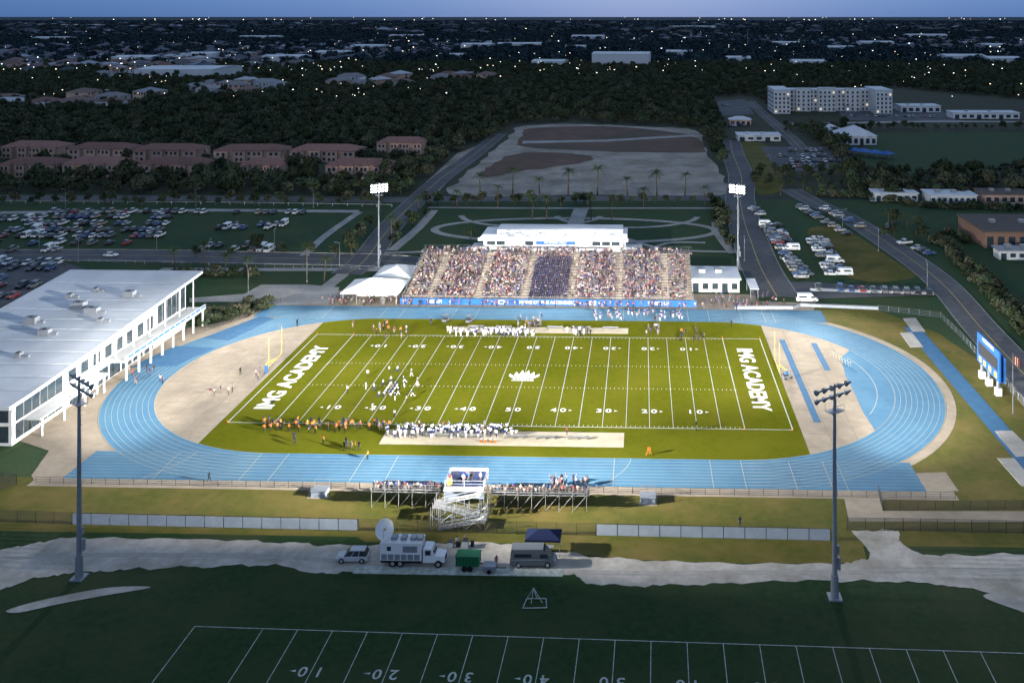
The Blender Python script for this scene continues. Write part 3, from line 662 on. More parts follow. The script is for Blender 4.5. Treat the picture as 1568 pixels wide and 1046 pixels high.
def field_house():
    e=empty('field_house',(-119,-36,0),0)
    zr=lambda y:9.0+ (y/66)**1.15*4.0
    W=MB();Rf=MB();Gl=MB();Co=MB();Eq=MB();Ba=MB()
    n=12; ys=[i*64/n+1 for i in range(n+1)]
    rings=[[(1,y,0),(28.6,y,0),(28.6,y,zr(y)-.75),(1,y,zr(y)-.75)] for y in ys]; W.loft(rings)
    ys=[-3+i*72/16 for i in range(17)]
    Rf.loft([[(-4+max(0,(18-y))*-.3,y,zr(max(0,y))-.7),(31.0,y,zr(max(0,y))-.7),(31.0,y,zr(max(0,y))),(-4+max(0,(18-y))*-.3,y,zr(max(0,y)))] for y in ys])
    for i in range(11):
        y=4+i*5.6; Rf.box(-2,30.6,y-.06,y+.06,zr(y)+.0,zr(y)+.07,0)
    x=28.6
    def gl(y0,y1,z0,z1): Gl.box(x-.02,x+.06,y0,y1,z0,z1)
    for k in range(6): gl(51.5+k*2.2,53.5+k*2.2,5.2,zr(52+k*2)-1.2)
    for k in range(6): gl(2+k*2.3,4.15+k*2.3,.8,3.7); gl(2+k*2.3,4.15+k*2.3,4.1,7.9)
    for k in range(8): gl(17.5+k*4.2,20.0+k*4.2,5.1,7.3+.12*k)
    for k in range(7): gl(18+k*4.6,22.0+k*4.6,0.2,3.3)
    Gl.box(20,28,.93,1.02,.6,3.6); Gl.box(20,28,.93,1.02,4.3,7.1); Gl.box(20,28.2,65-.02,65.06,5,11.5)
    Co.box(28.7,33.2,30,66,4.3,4.75); Co.box(33.0,33.2,30,66,4.75,5.5,1)
    for k in range(8): Co.tube((32.8,31+k*4.9,0),(32.8,31+k*4.9,4.3),.26,.26,10)
    for k in range(7): Co.tube((30.6,24+k*6.8,4.8 if k else 0),(30.6,24+k*6.8,zr(24+k*6.8)-.75),.2,.2,8)
    Co.box(28.7,32,4,26,3.5,3.8)
    for k in range(4): Co.tube((31.6,5+k*6.6,0),(31.6,5+k*6.6,3.5),.22,.22,8)
    for k in range(14): Ba.box(33.21,33.26,31+k*2.5,31.0+k*2.5+2.2,4.85,5.4)
    for (a,b,sx,sy,h) in [(14,44,3,2,1.4),(19,41,3,1.6,1.3),(22,51,2.4,1.8,1.4),(9,35,2.6,1.8,1.4),(16,29,2.4,1.6,1.2),(8,50,1.4,1.2,.9),(24,36,1.2,1.0,.8),(6,22,2.4,1.8,1.3),(12,54,.8,.8,.8),(18,18,1.2,1.2,.9)]:
        z=zr(b)+.05; Eq.box(a-sx/2,a+sx/2,b-sy/2,b+sy/2,z,z+h); Eq.tube((a,b,z+h),(a,b,z+h+.15),.45,.45,10,1); Eq.box(a+sx/2+.1,a+sx/2+1.6,b-.25,b+.25,z,z+.5)
    for nm,m_,mt in (('walls',W,[m_wall]),('roof',Rf,[m_roofw]),('windows',Gl,[m_glass]),('balcony',Co,[m_wall,m_wall]),('rooftop_units',Eq,[m_galv,m_dark]),('blue_stripe',Ba,[m_blue])): m_.obj(nm,mt,parent=e)
field_house()

# grandstand
NR=32; DY=.78; DZ=.215; GY=49.0; GZ=1.3; AIS=[-32.5,-19.5,-6.5,6.5,19.5,32.5]
def grandstand():
    e=empty('grandstand',(0,0,0)); D=MB(); prof=[]
    for i in range(NR):
        y=GY+i*DY; prof+= [(y,GZ+(i-1)*DZ if i else 0.0),(y,GZ+i*DZ)]
    yb=GY+NR*DY; zt=GZ+(NR-1)*DZ; prof+=[(yb,zt),(yb,0)]
    vs=[(-40,y,z) for y,z in prof]+[(40,y,z) for y,z in prof]; n=len(prof)
    D.add(vs,[(i,i+1,n+i+1,n+i) for i in range(n-1)]+[tuple(range(n-1,-1,-1)),tuple(range(n,2*n))],0)
    D.box(-41,41,yb+.01,yb+3.5,zt-.3,zt+.02)
    D.obj('treads',[m_standc],parent=e)
    B=MB(); ed=[-40]+AIS+[40]
    for i in range(1,NR):
        y=GY+i*DY; z=GZ+i*DZ
        for a,b in zip(ed[:-1],ed[1:]):
            B.box(a+1.1,b-1.1,y+.38,y+.66,z+.38,z+.44); 
            for x in np.arange(a+1.5,b-1.2,3.6): B.box(x-.04,x+.04,y+.42,y+.62,z,z+.38)
    B.obj('benches',[MAT('stand_bench_mat',(.24,.235,.225),(.19,.185,.18),1.5,rough=.5)],parent=e)
    A=MB()
    for a in AIS:
        for i in range(NR): A.box(a-.95,a+.95,GY+i*DY+.02,GY+i*DY+.74,GZ+i*DZ+.003,GZ+i*DZ+.05); 
        for i in range(2,NR,4): A.tube((a,GY+i*DY+.3,GZ+i*DZ),(a,GY+i*DY+.3,GZ+i*DZ+.9),.03,.03,5,1)
    A.obj('aisle_steps',[MAT('aisle_mat',(.40,.345,.29),(.34,.295,.25),1),m_galv],parent=e)
    Rl=MB()
    for sx in (-40.1,40.1):
        for dz in (.5,.8,1.1): Rl.tube((sx,GY,GZ+dz),(sx,yb+3,zt+dz),.035,.035,5)
        for i in range(0,NR,3): Rl.tube((sx,GY+i*DY,GZ+i*DZ),(sx,GY+i*DY,GZ+i*DZ+1.1),.04,.04,5)
    for dz in (.5,1.0): Rl.tube((-40,GY-.2,GZ+dz),(40,GY-.2,GZ+dz),.03,.03,5)
    for x in range(-40,41,2): Rl.tube((x,GY-.2,GZ),(x,GY-.2,GZ+1),.03,.03,5)
    for dz in (.6,1.1): Rl.tube((-41,yb+3.4,zt+dz),(41,yb+3.4,zt+dz),.03,.03,5)
    for x in np.arange(-40,41,8):
        for y in (yb+.4,yb+3.2): Rl.tube((x,y,0),(x,y,zt-.3),.18,.18,8)
    Rl.obj('railings',[m_galv],parent=e)
    Bn=MB(); Bn.box(-40.5,40.8,48.30,48.42,.1,1.75,0); yf=48.285
    Mt=lambda x,s=1:Matrix.Translation((x,yf,.92))@Matrix.Rotation(math.pi/2,4,'X')
    put_text(Bn,'HOME OF THE ASCENDERS',1.25,Mt(0),1,.03); put_text(Bn,'RISE UP!',1.2,Mt(-31),1,.03); put_text(Bn,'RISE UP!',1.2,Mt(31.5),1,.03)
    for x in (-12.5,12.5): Bn.box(x-.9,x+.9,48.27,48.29,.4,1.5,1); Bn.box(x-.5,x+.5,48.25,48.262,.6,1.3,0)
    for x in np.arange(-26,27,3.1):
        if 11<abs(x)<27 and int(abs(x))%2==0: Bn.box(x,x+1.8,48.275,48.29,.25,.4,2)
    Bn.obj('banner_wall',[m_blue,m_white,m_track],parent=e)
grandstand()
def pressbox():
    e=empty('press_box',(0,0,0)); x0,x1=-22.5,20.5; W=MB();Rf=MB();Gl=MB();Eq=MB()
    W.box(x0,x1,77,88,0,11.2); W.box(-26,24,74.5,76.99,6.2,8.9,0); 
    W.box(-27,-22.6,77,86,0,7.6); W.box(20.6,26,77,86,0,7.6)
    Rf.box(x0-.9,x1+.9,75.3,90,11.2,11.7); Rf.box(x0+3.5,x1-.5,81,89,11.71,12.9,0); Rf.box(-27.2,26.2,74.3,74.49,8.9,9.05)
    Rf.box(x0-1.3,x1+1.3,74.9,75.25,11.0,11.9)
    for i in range(14):
        a=x0+1+i*(x1-x0-2)/14
        if 5<=i<=8: continue
        Gl.box(a+.1,a+2.6,76.93,76.99,9.3,10.8,1 if i in (2,3,9,10) else 0)
    Gl.box(-6.4,5.6,76.9,76.96,9.5,10.6,2); put_text(Gl,'ASCENDER FIELD',.9,Matrix.Translation((-.5,76.89,10.05))@Matrix.Rotation(math.pi/2,4,'X'),3,.01)
    for x in (-24,-20,-15,-10,10,15,20): Gl.box(x,x+2,74.44,74.49,6.9,8.5,0)
    for (a,b) in ((-16,78),(-12,79),(-5,79),(3,78.5),(12,79),(17,78)): Eq.box(a-.8,a+.8,b-.6,b+.6,11.71,12.5); Eq.tube((a,b,12.5),(a,b,12.62),.35,.35,8)
    Eq.box(x1-.3,x1+.5,77,80,7.7,11,0)
    for nm,m_,mt in (('walls',W,[m_wall]),('roof',Rf,[m_roofw]),('windows',Gl,[m_glass,m_litglass,m_blue,m_white]),('rooftop_units',Eq,[m_galv])): m_.obj(nm,mt,parent=e)
pressbox()
def pavilion(x0,x1,y0,y1,h,rh,nm='canvas_pavilion'):
    e=empty(nm,(0,0,0)); Rf=MB();P=MB(); Rf.hip(x0,x1,y0,y1,h,rh,.3); Rf.box(x0-.32,x1+.32,y0-.32,y1+.32,h-.35,h-.01)
    for a in np.linspace(x0+.3,x1-.3,5):
        for b in (y0+.3,y1-.3): P.tube((a,b,0),(a,b,h-.3),.12,.12,8)
    P.box(x0+2,x1-2,y1-5,y1-1,0,2.6,1)
    Rf.obj('roof',[m_canvas],parent=e); P.obj('posts',[m_galv,m_wall],parent=e)
pavilion(-56.5,-41.2,47.8,60,3.3,2.4); pavilion(-52,-41.2,62,74,3.5,2.0)
lowbldg('ticket_building',1058,1132,447,3.6,12,m_roofw,m_wall,5)
mb=MB(); mb.box(56,58.5,54,64,3.3,3.5,0); [mb.tube((x,y,0),(x,y,3.3),.1,.1,6,1) for x in (56.2,58.2) for y in (54.3,63.7)]; mb.obj('entrance_canopy',[m_roofw,m_galv])

# ------------------------------------------------------------ floodlight masts + lights
def mast(x,y,h,tx,ty,rows,nl,base=1.0,W=3.2,dz=1.1):
    e=empty('floodlight_mast',(x,y,0)); P=MB(); P.tube((0,0,0),(0,0,3.2),.55*base,.5*base,14,1); P.tube((0,0,3.2),(0,0,h-1.5),.36*base,.2*base,12,0); P.tube((0,0,h-1.5),(0,0,h+1.2),.2,.14,10,0)
    P.box(-.9*base,.9*base,-.9*base,.9*base,0,.25,1); P.box(.4,.75,-.3,.3,4,5.6,0); P.box(.3,.6,-.25,.25,6.2,7.2,0)
    for i in range(30): P.box(-.28,.28,.36,.40,4+i*.7,4.05+i*.7,0)
    P.obj('pole',[m_galv,m_galv],parent=e)
    a=math.atan2(ty-y,tx-x); A=MB(); A.M=Matrix.Rotation(a-math.pi/2,4,'Z')
    Lm=MB(); Lm.M=A.M
    for r_ in range(rows):
        z=h+.8-r_*dz; A.box(-W,W,-.08,.08,z-.1,z+.1)
        for i in range(nl):
            u=-W+.3+i*(2*W-.6)/(nl-1); A.tube((u,.0,z-.15),(u,.25,z-.2),.08,.08,6)
            A.tube((u,.15,z-.15),(u,.62,z-.38),.18,.40,12)
            Lm.tube((u,.625,z-.383),(u,.66,z-.40),.36,.36,12)
    z=h-1.9-rows*.3; A.box(-1.1,1.1,-.7,.7,z,z+.08)
    for u in (-1.1,1.1):
        for v in (-.7,.7): A.tube((u,v,z),(u,v,z+1.0),.03,.03,5)
    for v in (-.7,.7): A.tube((-1.1,v,z+1),(1.1,v,z+1),.03,.03,5)
    A.obj('lamp_rack',[m_galv],parent=e); Lm.obj('floodlights',[m_lamp],parent=e)
    return a
LK=.84
def spot(x,y,z,tx,ty,tz,P,ang,blend=.9):
    l=bpy.data.lights.new('floodlight_beam','SPOT'); l.energy=P*LK; l.spot_size=math.radians(ang); l.spot_blend=blend; l.shadow_soft_size=.6; l.color=(1,.955,.86)
    o=bpy.data.objects.new('floodlight_beam',l); link(o); o.location=(x,y,z); o.rotation_euler=(Vector((tx,ty,tz))-Vector((x,y,z))).to_track_quat('-Z','Y').to_euler()
MN=[(-53.6,-73.2,27.2),(52.3,-74.4,28.0)]; MF=[(-57,84.5,25.5),(56,86,25.5)]
# beam powers are solved so that the four masts light the pitch, track and stand evenly
gx,gy=np.meshgrid(np.arange(-108,112,5.),np.arange(-118,88,5.)); gx=gx.ravel(); gy=gy.ravel()
tgt=np.zeros(len(gx)); wt=np.ones(len(gx))
ins=(np.abs(gy)<48)&(np.abs(gx)<90); tgt[ins]=3.0; wt[ins]=2.0
near=(np.hypot(np.maximum(np.abs(gx-1)-42,0),gy)>49)&(np.abs(gy)<48); tgt[near]=1.6; wt[near]=.6
tgt[(gy>=48)&(gy<76)&(np.abs(gx)<45)]=1.7; tgt[(gy>=48)&(gy<60)&(np.abs(gx)>=45)]=1.0; wt[gy>=60]=.3
tgt[(gy<=-48)&(gy>-61)]=1.5; tgt[(gy<=-61)&(gy>-74)]=.35
oz=gy<=-74; wt[oz]=2.2
cands=[];cols=[]
for mi,(x,y,h) in enumerate(MN+MF):
    mast(x,y,h,0,0,2 if mi<2 else 3,5,1.0 if mi<2 else .9,3.2 if mi<2 else 2.6,1.2 if mi<2 else .9)
    a=math.atan2(-y,-x); sx,sy,sz=x+1.3*math.cos(a),y+1.3*math.sin(a),h-.3
    for ax in (-85,-60,-35,-10,15,40,62,88):
        for ay in ((-44,-24,-2,20,42,62) if mi<2 else (-42,-28,-10,8,26,44)):
            v=np.array([ax-sx,ay-sy,-sz]); D=np.linalg.norm(v)
            if D>150: continue
            v/=D; ang=34 if D>75 else 52
            dx,dy,dz=gx-sx,gy-sy,-sz+0*gx; rr=np.sqrt(dx*dx+dy*dy+dz*dz); cs=(dx*v[0]+dy*v[1]+dz*v[2])/rr
            ch=math.cos(math.radians(ang/2)); sm=(1-ch)*.9; t=np.clip((cs-ch)/sm,0,1); t=t*t*(3-2*t)
            cols.append(1e5/(4*math.pi)*t*(sz/rr)/rr**2/math.pi); cands.append((sx,sy,sz,ax,ay,ang))
Am=np.array(cols).T
def nnls(A,b,it=1500):
    x=np.ones(A.shape[1]); Aw=A*wt[:,None]; bw=b*wt; AtA=Aw.T@Aw; Atb=Aw.T@bw
    for _ in range(it): x*=(Atb+1e-12)/(AtA@x+2e-4+1e-12)
    return x
x=nnls(Am,tgt); keep=np.argsort(-x)[:30]; A2=Am[:,keep]; x2=nnls(A2,tgt)
for j,ci in enumerate(keep):
    if x2[j]>.05: sx,sy,sz,ax,ay,ang=cands[ci]; spot(sx,sy,sz,ax,ay,0,x2[j]*1e5,ang)

# ------------------------------------------------------------ fences
def fence(name,P,h,gap,post,mat,rails=(1.0,),panel=None,z0=0):
    mb=MB()
    for a,b in zip(P[:-1],P[1:]):
        L=math.dist(a,b); n=max(1,int(L/gap)); dx,dy=(b[0]-a[0])/L,(b[1]-a[1])/L
        for i in range(n+1):
            t=i/n; x,y=a[0]+(b[0]-a[0])*t,a[1]+(b[1]-a[1])*t; mb.tube((x,y,z0),(x,y,h),post,post,6)
        for r_ in rails: mb.tube((a[0],a[1],h*r_),(b[0],b[1],h*r_),post*.7,post*.7,5)
        if panel:
            old=mb.M
            for i in range(n):
                s0=i*L/n+.06; s1=(i+1)*L/n-.06; mb.M=Matrix.Translation((a[0],a[1],0))@Matrix.Rotation(math.atan2(dy,dx),4,'Z')
                mb.box(s0,s1,-.09,-.06,panel[0],panel[1],1)
            mb.M=old
    return mb.obj(name,[mat,m_banner])
nr=tuple(np.linspace(.08,1,11))
fence('track_rail_fence',[(-77,-48.0),(77.5,-48.4)],1.15,2.4,.035,m_dark,(.15,.4,.7,1))
fence('track_rail_fence',GP([(430,463),(405,470),(380,485),(300,511)]),1.3,2.4,.04,m_dark,(.1,.4,.7,1))
fence('chain_link_fence',[(-17.8,-60.4),(19,-60.6)],1.9,3,.03,m_dark,nr)
fence('banner_fence',[(-63,-60.0),(-17.9,-60.4)],1.9,3,.07,m_dark,(1,),(.15,1.8))
fence('banner_fence',[(19,-60.6),(54.5,-60.9)],1.9,3,.07,m_dark,(1,),(.15,1.8))
fence('chain_link_fence',[(-90,-59.2),(-63,-60.0)],1.9,3,.04,m_dark,nr)
fence('chain_link_fence',[(-140,-47),(-96,-46),(-80,-48.5),(-88,-59)],1.9,2.6,.04,m_dark,nr)
fence('chain_link_fence',[(-140,-38),(-98,-36),(-96,-46)],1.9,2.6,.04,m_dark,nr)
fence('chain_link_fence',GP([(1297,812),(1383,813),(1620,818)]),2.0,2.4,.05,m_dark,nr)
fence('chain_link_fence',GP([(1345,755),(1352,782),(1620,780)]),1.6,2.6,.04,m_dark,nr)
fence('banner_fence',GP([(1125,474),(1215,474),(1225,470),(1345,475)]),1.2,2.6,.05,m_galv,(1,),(.2,1.0))
fence('chain_link_fence',GP([(1345,475),(1440,486),(1470,515),(1530,580),(1620,680)]),1.5,2.6,.04,m_galv,nr[::3])
fence('banner_fence',GP([(1240,446),(1430,452)]),1.1,2.6,.05,m_galv,(1,),(.2,.9))
fence('safety_rail',GP([(80,400),(250,405),(640,417)]),1.1,3,.05,m_galv,(.5,1))
fence('boundary_wall',GP([(-50,311),(330,313),(600,317)]),1.2,6,.1,m_wall,(.9,))

# ------------------------------------------------------------ near bleachers + tower
BLE=((-17.8,-6.4,-50.2),(1.6,17.4,-50.5)); TWX=-2.5
def bleacher(x0,x1,y0):
    mb=MB()
    for i in range(5):
        y=y0-i*.8; z=1.1+i*.4; mb.box(x0,x1,y-.6,y,z-.05,z); mb.box(x0,x1,y-.55,y-.3,z+.4,z+.45)
        for x in np.arange(x0+.3,x1,2.2): mb.box(x-.04,x+.04,y-.5,y-.35,z,z+.4)
    for x in np.arange(x0+.1,x1,2.2):
        mb.tube((x,y0,0),(x,y0,1.1),.05,.05,5); mb.tube((x,y0-3.7,0),(x,y0-3.7,2.7),.05,.05,5); mb.tube((x,y0,1.05),(x,y0-3.7,2.65),.05,.05,5); mb.tube((x,y0,.2),(x,y0-3.7,2.4),.035,.035,5); mb.tube((x,y0-3.8,2.7),(x,y0-3.8,3.9),.04,.04,5)
        if x+2.1<x1: mb.tube((x,y0-3.7,.2),(x+2.1,y0-3.7,2.6),.03,.03,4)
    for dz in (3.1,3.5,3.9): mb.tube((x0,y0-3.8,dz),(x1,y0-3.8,dz),.035,.035,5)
    for sx in (x0,x1):
        for dz in (.6,1.1): mb.tube((sx,y0,1.1+dz),(sx,y0-3.7,2.7+dz),.035,.035,5)
    mb.box(x0,x1,y0+.05,y0+.1,.9,1.1)
    for dz in (.5,1.0): mb.tube((x0,y0+.1,1.1+dz),(x1,y0+.1,1.1+dz),.03,.03,5)
    mb.obj('aluminium_bleachers',[m_alu])
for a in BLE: bleacher(*a)
def tower():
    e=empty('camera_tower',(TWX,-52.5,0)); D=MB()
    D.box(-3.2,3.2,-2.2,2.2,3.9,4.05,1); D.box(-3.2,3.2,2.1,2.2,4.05,5.0,1); D.box(-3.2,3.2,-2.31,-2.22,2.3,4.0,3)
    for x in (-3.1,0,3.1):
        for y in (-2.1,2.1): D.tube((x,y,0),(x,y,5.0),.07,.07,6)
    for z in (4.5,5.0):
        D.tube((-3.1,-2.1,z),(3.1,-2.1,z),.035,.035,5); [D.tube((sx,-2.1,z),(sx,2.1,z),.035,.035,5) for sx in (-3.1,3.1)]
    D.box(-2.9,2.9,-.1,2.0,4.06,4.5,4); D.box(-3.0,3.0,-2.0,-.2,4.052,4.07,4)
    for sx in (-3.1,3.1): D.tube((sx,-2.1,.2),(sx,2.1,3.8),.04,.04,5)
    for j,(za,zb,xa,xb,y) in enumerate(((0,1.3,-3.2,3.0,-6.8),(1.3,2.6,3.0,-3.0,-5.4),(2.6,3.9,-3.0,3.0,-4.0))):
        for i in range(8):
            t=(i+.5)/8; x=xa+(xb-xa)*t; z=za+(zb-za)*t; D.box(x-.36,x+.36,y-.6,y+.6,z-.03,z+.03,2)
        for s in (-.62,.62):
            D.tube((xa,y+s,za),(xb,y+s,zb),.07,.07,5); D.tube((xa,y+s,za+1),(xb,y+s,zb+1),.035,.035,5); D.tube((xa,y+s,za+.5),(xb,y+s,zb+.5),.03,.03,5)
    D.box(3.0,4.3,-7.4,-4.7,1.27,1.33,2); D.box(-4.3,-3.0,-6,-3.3,2.57,2.63,2); D.box(-3.2,3.2,-3.3,-2.33,3.87,3.93,2)
    for x in (-4.2,-3,-1,1,3,4.2):
        for y in (-7.4,-6.1,-4.7,-3.3): D.tube((x,y,0),(x,y,3.6 if abs(x)>2.5 else 2.6),.05,.05,5)
    for y in (-7.4,-4.7):
        D.tube((-4.2,y,.1),(-1,y,2.5),.035,.035,4);D.tube((-1,y,.1),(-4.2,y,2.5),.035,.035,4);D.tube((1,y,.1),(4.2,y,2.5),.035,.035,4);D.tube((4.2,y,.1),(1,y,2.5),.035,.035,4)
    D.obj('frame',[m_galv,m_alu,m_alu,m_towerp,m_navy],parent=e)
    T=MB()
    for x in (-1.5,1.2):
        for a in (0,2.1,4.2): T.tube((x+.5*math.cos(a),-.8+.5*math.sin(a),4.08),(x,-.8,5.3),.03,.03,5)
        T.box(x-.15,x+.15,-1.0,-.4,5.3,5.6); T.tube((x,-.4,5.45),(x,-.05,5.45),.1,.12,8)
    T.box(-2.8,-2.2,-1.8,-1,4.08,4.9,1)
    T.obj('broadcast_cameras',[m_dark,m_yellow],parent=e)
tower()
for px,py in ((487,762),(992,772)):
    q=G(px,py); mb=MB(); mb.box(-1.2,1.2,-1,1,0,.9,0,.05); mb.box(-1.3,1.3,-1.1,1.1,.9,1.0,1)
    for x in (-1.2,1.2):
        for y in (-1,1): mb.tube((x,y,1),(x,y,2),.03,.03,5,1)
    for z in (1.5,2.0): mb.tube((-1.2,-1,z),(1.2,-1,z),.03,.03,5,1); mb.tube((-1.2,1,z),(1.2,1,z),.03,.03,5,1)
    mb.obj('filming_platform',[m_towerp,m_galv],(q[0],q[1]+1,.08))

# scoreboard
mb=MB()
for y in (-5,0,4): mb.tube((0,y,0),(0,y,9.4),.35,.35,10,0); mb.box(-.6,.6,y-.6,y+.6,0,1.6,3)
mb.box(-.75,-.36,-7.5,5,3.6,8.6,1); mb.box(-.8,-.76,-6.6,4.1,5.6,8.2,2); mb.box(-.7,-.36,-7.5,5,8.65,9.9,4); mb.box(.36,.6,-7.5,5,3.6,8.6,1); mb.box(-.35,.35,-7.5,5,3.5,3.6,1)
put_text(mb,'ASCENDERS',1.2,Matrix.Translation((-.72,-1.2,9.3))@Matrix.Rotation(-math.pi/2,4,'Z')@Matrix.Rotation(math.pi/2,4,'X'),3,.02)
for y in (-5.5,-2.5,.5,3): mb.box(-.79,-.755,y-.6,y+.7,4.0,5.1,5)
mb.obj('scoreboard',[m_galv,m_blue,m_dark,m_wall,m_blue,m_yellow],(100.5,-2,0))
q=G(1551,634); mb=MB(); mb.tube((0,0,0),(0,0,12),.09,.05,8,0); mb.sphere((0,0,12.1),.12,8,5,0)
for i in range(8): mb.add([(0+i*.2,.1*math.sin(i),11.8-.1*i),(.2+i*.2,.1*math.sin(i+1),11.7-.1*i),(.2+i*.2,.1*math.sin(i+1),10.1-.12*i),(i*.2,.1*math.sin(i),10.2-.12*i)],[(0,1,2,3)],1 if i%2 else 2)
mb.obj('flagpole',[m_galv,m_tail,m_line],(q[0],q[1],0))
mb=MB(); mb.tube((0,0,0),(0,0,.5),.2,.18,8,1); mb.tube((0,0,.5),(0,0,7.5),.09,.06,8,0); mb.tube((0,0,7.4),(1.2,0,7.7),.05,.04,6,0); mb.box(.9,1.7,-.14,.14,7.62,7.74,0)
LM=mb.mesh('street_lamp',[m_galv,m_conc])
for p in ((120,402),(320,404),(520,408),(60,383),(240,384),(420,386),(100,318),(300,317),(480,318),(1140,400),(1132,350),(1290,352),(1345,385),(1420,440),(1180,260),(1300,205),(700,312),(900,312),(1080,312),(380,455),(470,432)): q=G(*p); inst('street_lamp',LM,(q[0],q[1],.05),random.choice([0,1.57,3.14]))

# ------------------------------------------------------------ vehicles
paint={n:MAT(n+'_car_paint_mat',c,rough=.3,spec=.5) for n,c in dict(white=(.6,.61,.62),silver=(.35,.36,.38),black=(.015,.015,.018),grey=(.12,.125,.13),red=(.25,.02,.02),blue=(.03,.07,.2),tan=(.3,.26,.2)).items()}
def car(kind,pm):
    mb=MB()
    S_=dict(sedan=[(-2.3,.36,.66,.70),(-2.15,.28,.88,.80),(-1.2,.24,.94,.89),(0,.24,.92,.9),(1.0,.24,.9,.89),(1.9,.27,.77,.83),(2.25,.38,.62,.68)],
      suv=[(-2.35,.42,.85,.78),(-2.25,.34,1.02,.86),(-1.2,.3,1.08,.93),(0,.3,1.06,.95),(1.0,.3,1.04,.93),(2.0,.33,.95,.87),(2.35,.45,.75,.74)],
      pickup=[(-2.85,.5,.95,.86),(-2.75,.42,1.08,.93),(-1.2,.4,1.08,.96),(0,.38,1.08,.96),(1.2,.38,1.08,.95),(2.4,.4,1.0,.9),(2.7,.5,.85,.8)],
      van=[(-3.0,.4,1.0,.88),(-2.95,.34,1.15,.97),(-1.2,.3,1.2,1.0),(0,.3,1.2,1.0),(1.5,.3,1.15,.98),(2.6,.33,1.0,.9),(2.95,.45,.8,.76)])[kind]
    rings=[]
    for x,zb,zt,w in S_: rings.append([(x,-w*.9,zb),(x,-w,zb+.12),(x,-w,zt-.14),(x,-w*.87,zt),(x,w*.87,zt),(x,w,zt-.14),(x,w,zb+.12),(x,w*.9,zb)])
    mb.loft(rings,0)
    C=dict(sedan=[(-1.85,1.1,.88,.8),(-1.15,.3,1.42,.62)],suv=[(-2.15,1.15,1.02,.86),(-1.85,.35,1.72,.70)],pickup=[(-.9,1.35,1.04,.86),(-.65,.6,1.78,.70)],van=[(-2.9,2.3,1.12,.94),(-2.8,1.3,2.25,.82)])[kind]
    (a0,a1,z0,w0),(b0,b1,z1,w1)=C
    vs=[(a0,-w0,z0),(a1,-w0,z0),(a1,w0,z0),(a0,w0,z0),(b0,-w1,z1),(b1,-w1,z1),(b1,w1,z1),(b0,w1,z1)]
    mb.add(vs,[(4,5,6,7),(0,1,5,4),(1,2,6,5),(2,3,7,6),(3,0,4,7)],[0,(0 if kind=='van' else 1),1,(0 if kind=='van' else 1),1])
    mb.box(b0+.05,b1-.05,-w1+.04,w1-.04,z1-.01,z1+.05,0)
    if kind=='van':
        for s in (-1,1):
            mb.box(.9,1.9,min(s*.92,s*.96),max(s*.92,s*.96),1.25,1.75,1)
            mb.box(-2.4,-.2,min(s*.895,s*.93),max(s*.895,s*.93),1.35,1.8,1)
    else:
        for s in (-1,1):
            for t in (.35,.68): 
                xx=a0+(a1-a0)*t; xt=b0+(b1-b0)*t; mb.tube((xx,s*w0*1.005,z0),(xt,s*w1*1.01,z1),.045,.035,4,0)
    if kind=='pickup': mb.box(-2.7,-1.0,-.8,.8,1.02,1.085,3)
    wb=S_[-1][0]*.63; r=.34 if kind=='sedan' else .39
    for x in (-wb,wb):
        for s in (-1,1): y=s*(S_[3][3]-.12); mb.tube((x,y-.11,r),(x,y+.11,r),r,r,14,3); mb.tube((x,y+s*.10,r),(x,y+s*.125,r),r*.6,r*.6,10,4)
    xf=S_[-1][0];xb=S_[0][0];w=S_[-1][3]
    for s in (-1,1):
        mb.box(xf-.22,xf-.02,s*w*.8-.16,s*w*.8+.16,S_[-1][2]-.1,S_[-1][2]+.04,5); mb.box(xb-.01,xb+.1,s*w*.85-.12,s*w*.85+.12,S_[0][2]-.12,S_[0][2]+.06,2)
    mb.box(xf-.05,xf+.02,-w*.5,w*.5,S_[-1][1]+.04,S_[-1][2]-.1,3)
    return mb.mesh('parked_car',[paint[pm],m_glass,m_tail,m_tyre,m_rim,m_head])
CM=[car(k,c) for k,c in (('sedan','white'),('sedan','silver'),('sedan','black'),('sedan','grey'),('sedan','red'),('sedan','blue'),('suv','white'),('suv','black'),('suv','silver'),('suv','grey'),('pickup','white'),('pickup','grey'),('suv','tan'),('sedan','black'),('suv','blue'),('van','white'))]
r=np.random.RandomState(21)
def carrow(p0,p1,pitch=2.9,fill=.8,ang=math.pi/2,dz=.1,par=False):
    a=G(*p0);b=G(*p1); L=math.dist(a,b); n=int(L/pitch); d=math.atan2(b[1]-a[1],b[0]-a[0])
    for i in range(n):
        if r.rand()>fill: continue
        t=(i+.5)/n; inst('parked_car',CM[r.randint(len(CM))],(a[0]+(b[0]-a[0])*t,a[1]+(b[1]-a[1])*t+r.uniform(-.4,.4),dz),d+ang+(math.pi if r.rand()<.5 else 0)+r.uniform(-.06,.06))
for y,x0,x1,f in ((326,75,330,.75),(334,60,265,.7),(344,30,260,.75),(354,10,250,.8),(363,0,250,.65),(374,20,200,.4),(384,0,120,.4),(327,345,470,.5),(350,330,430,.6),(346,345,440,.6),(378,300,400,.5),(384,300,460,.5),(338,-80,60,.7),(372,-90,0,.6)): carrow((x0,y),(x1,y),2.9,f)
for y,x0,x1 in ((405,-40,95),(413,-60,85),(428,-80,40),(440,-60,60),(455,-60,30)): carrow((x0,y),(x1,y),2.9,.75)
carrow((1152,320),(1172,337),3,.7,math.pi/2); carrow((1172,345),(1228,428),3.2,.85,math.pi/2); carrow((1188,345),(1212,385),3.2,.7); carrow((1205,395),(1238,425),3.2,.9)
carrow((1245,368),(1275,424),3.2,.85); carrow((1258,368),(1292,424),3.2,.85); carrow((1225,318),(1300,362),3.0,.6); carrow((1255,318),(1320,350),3.0,.5)
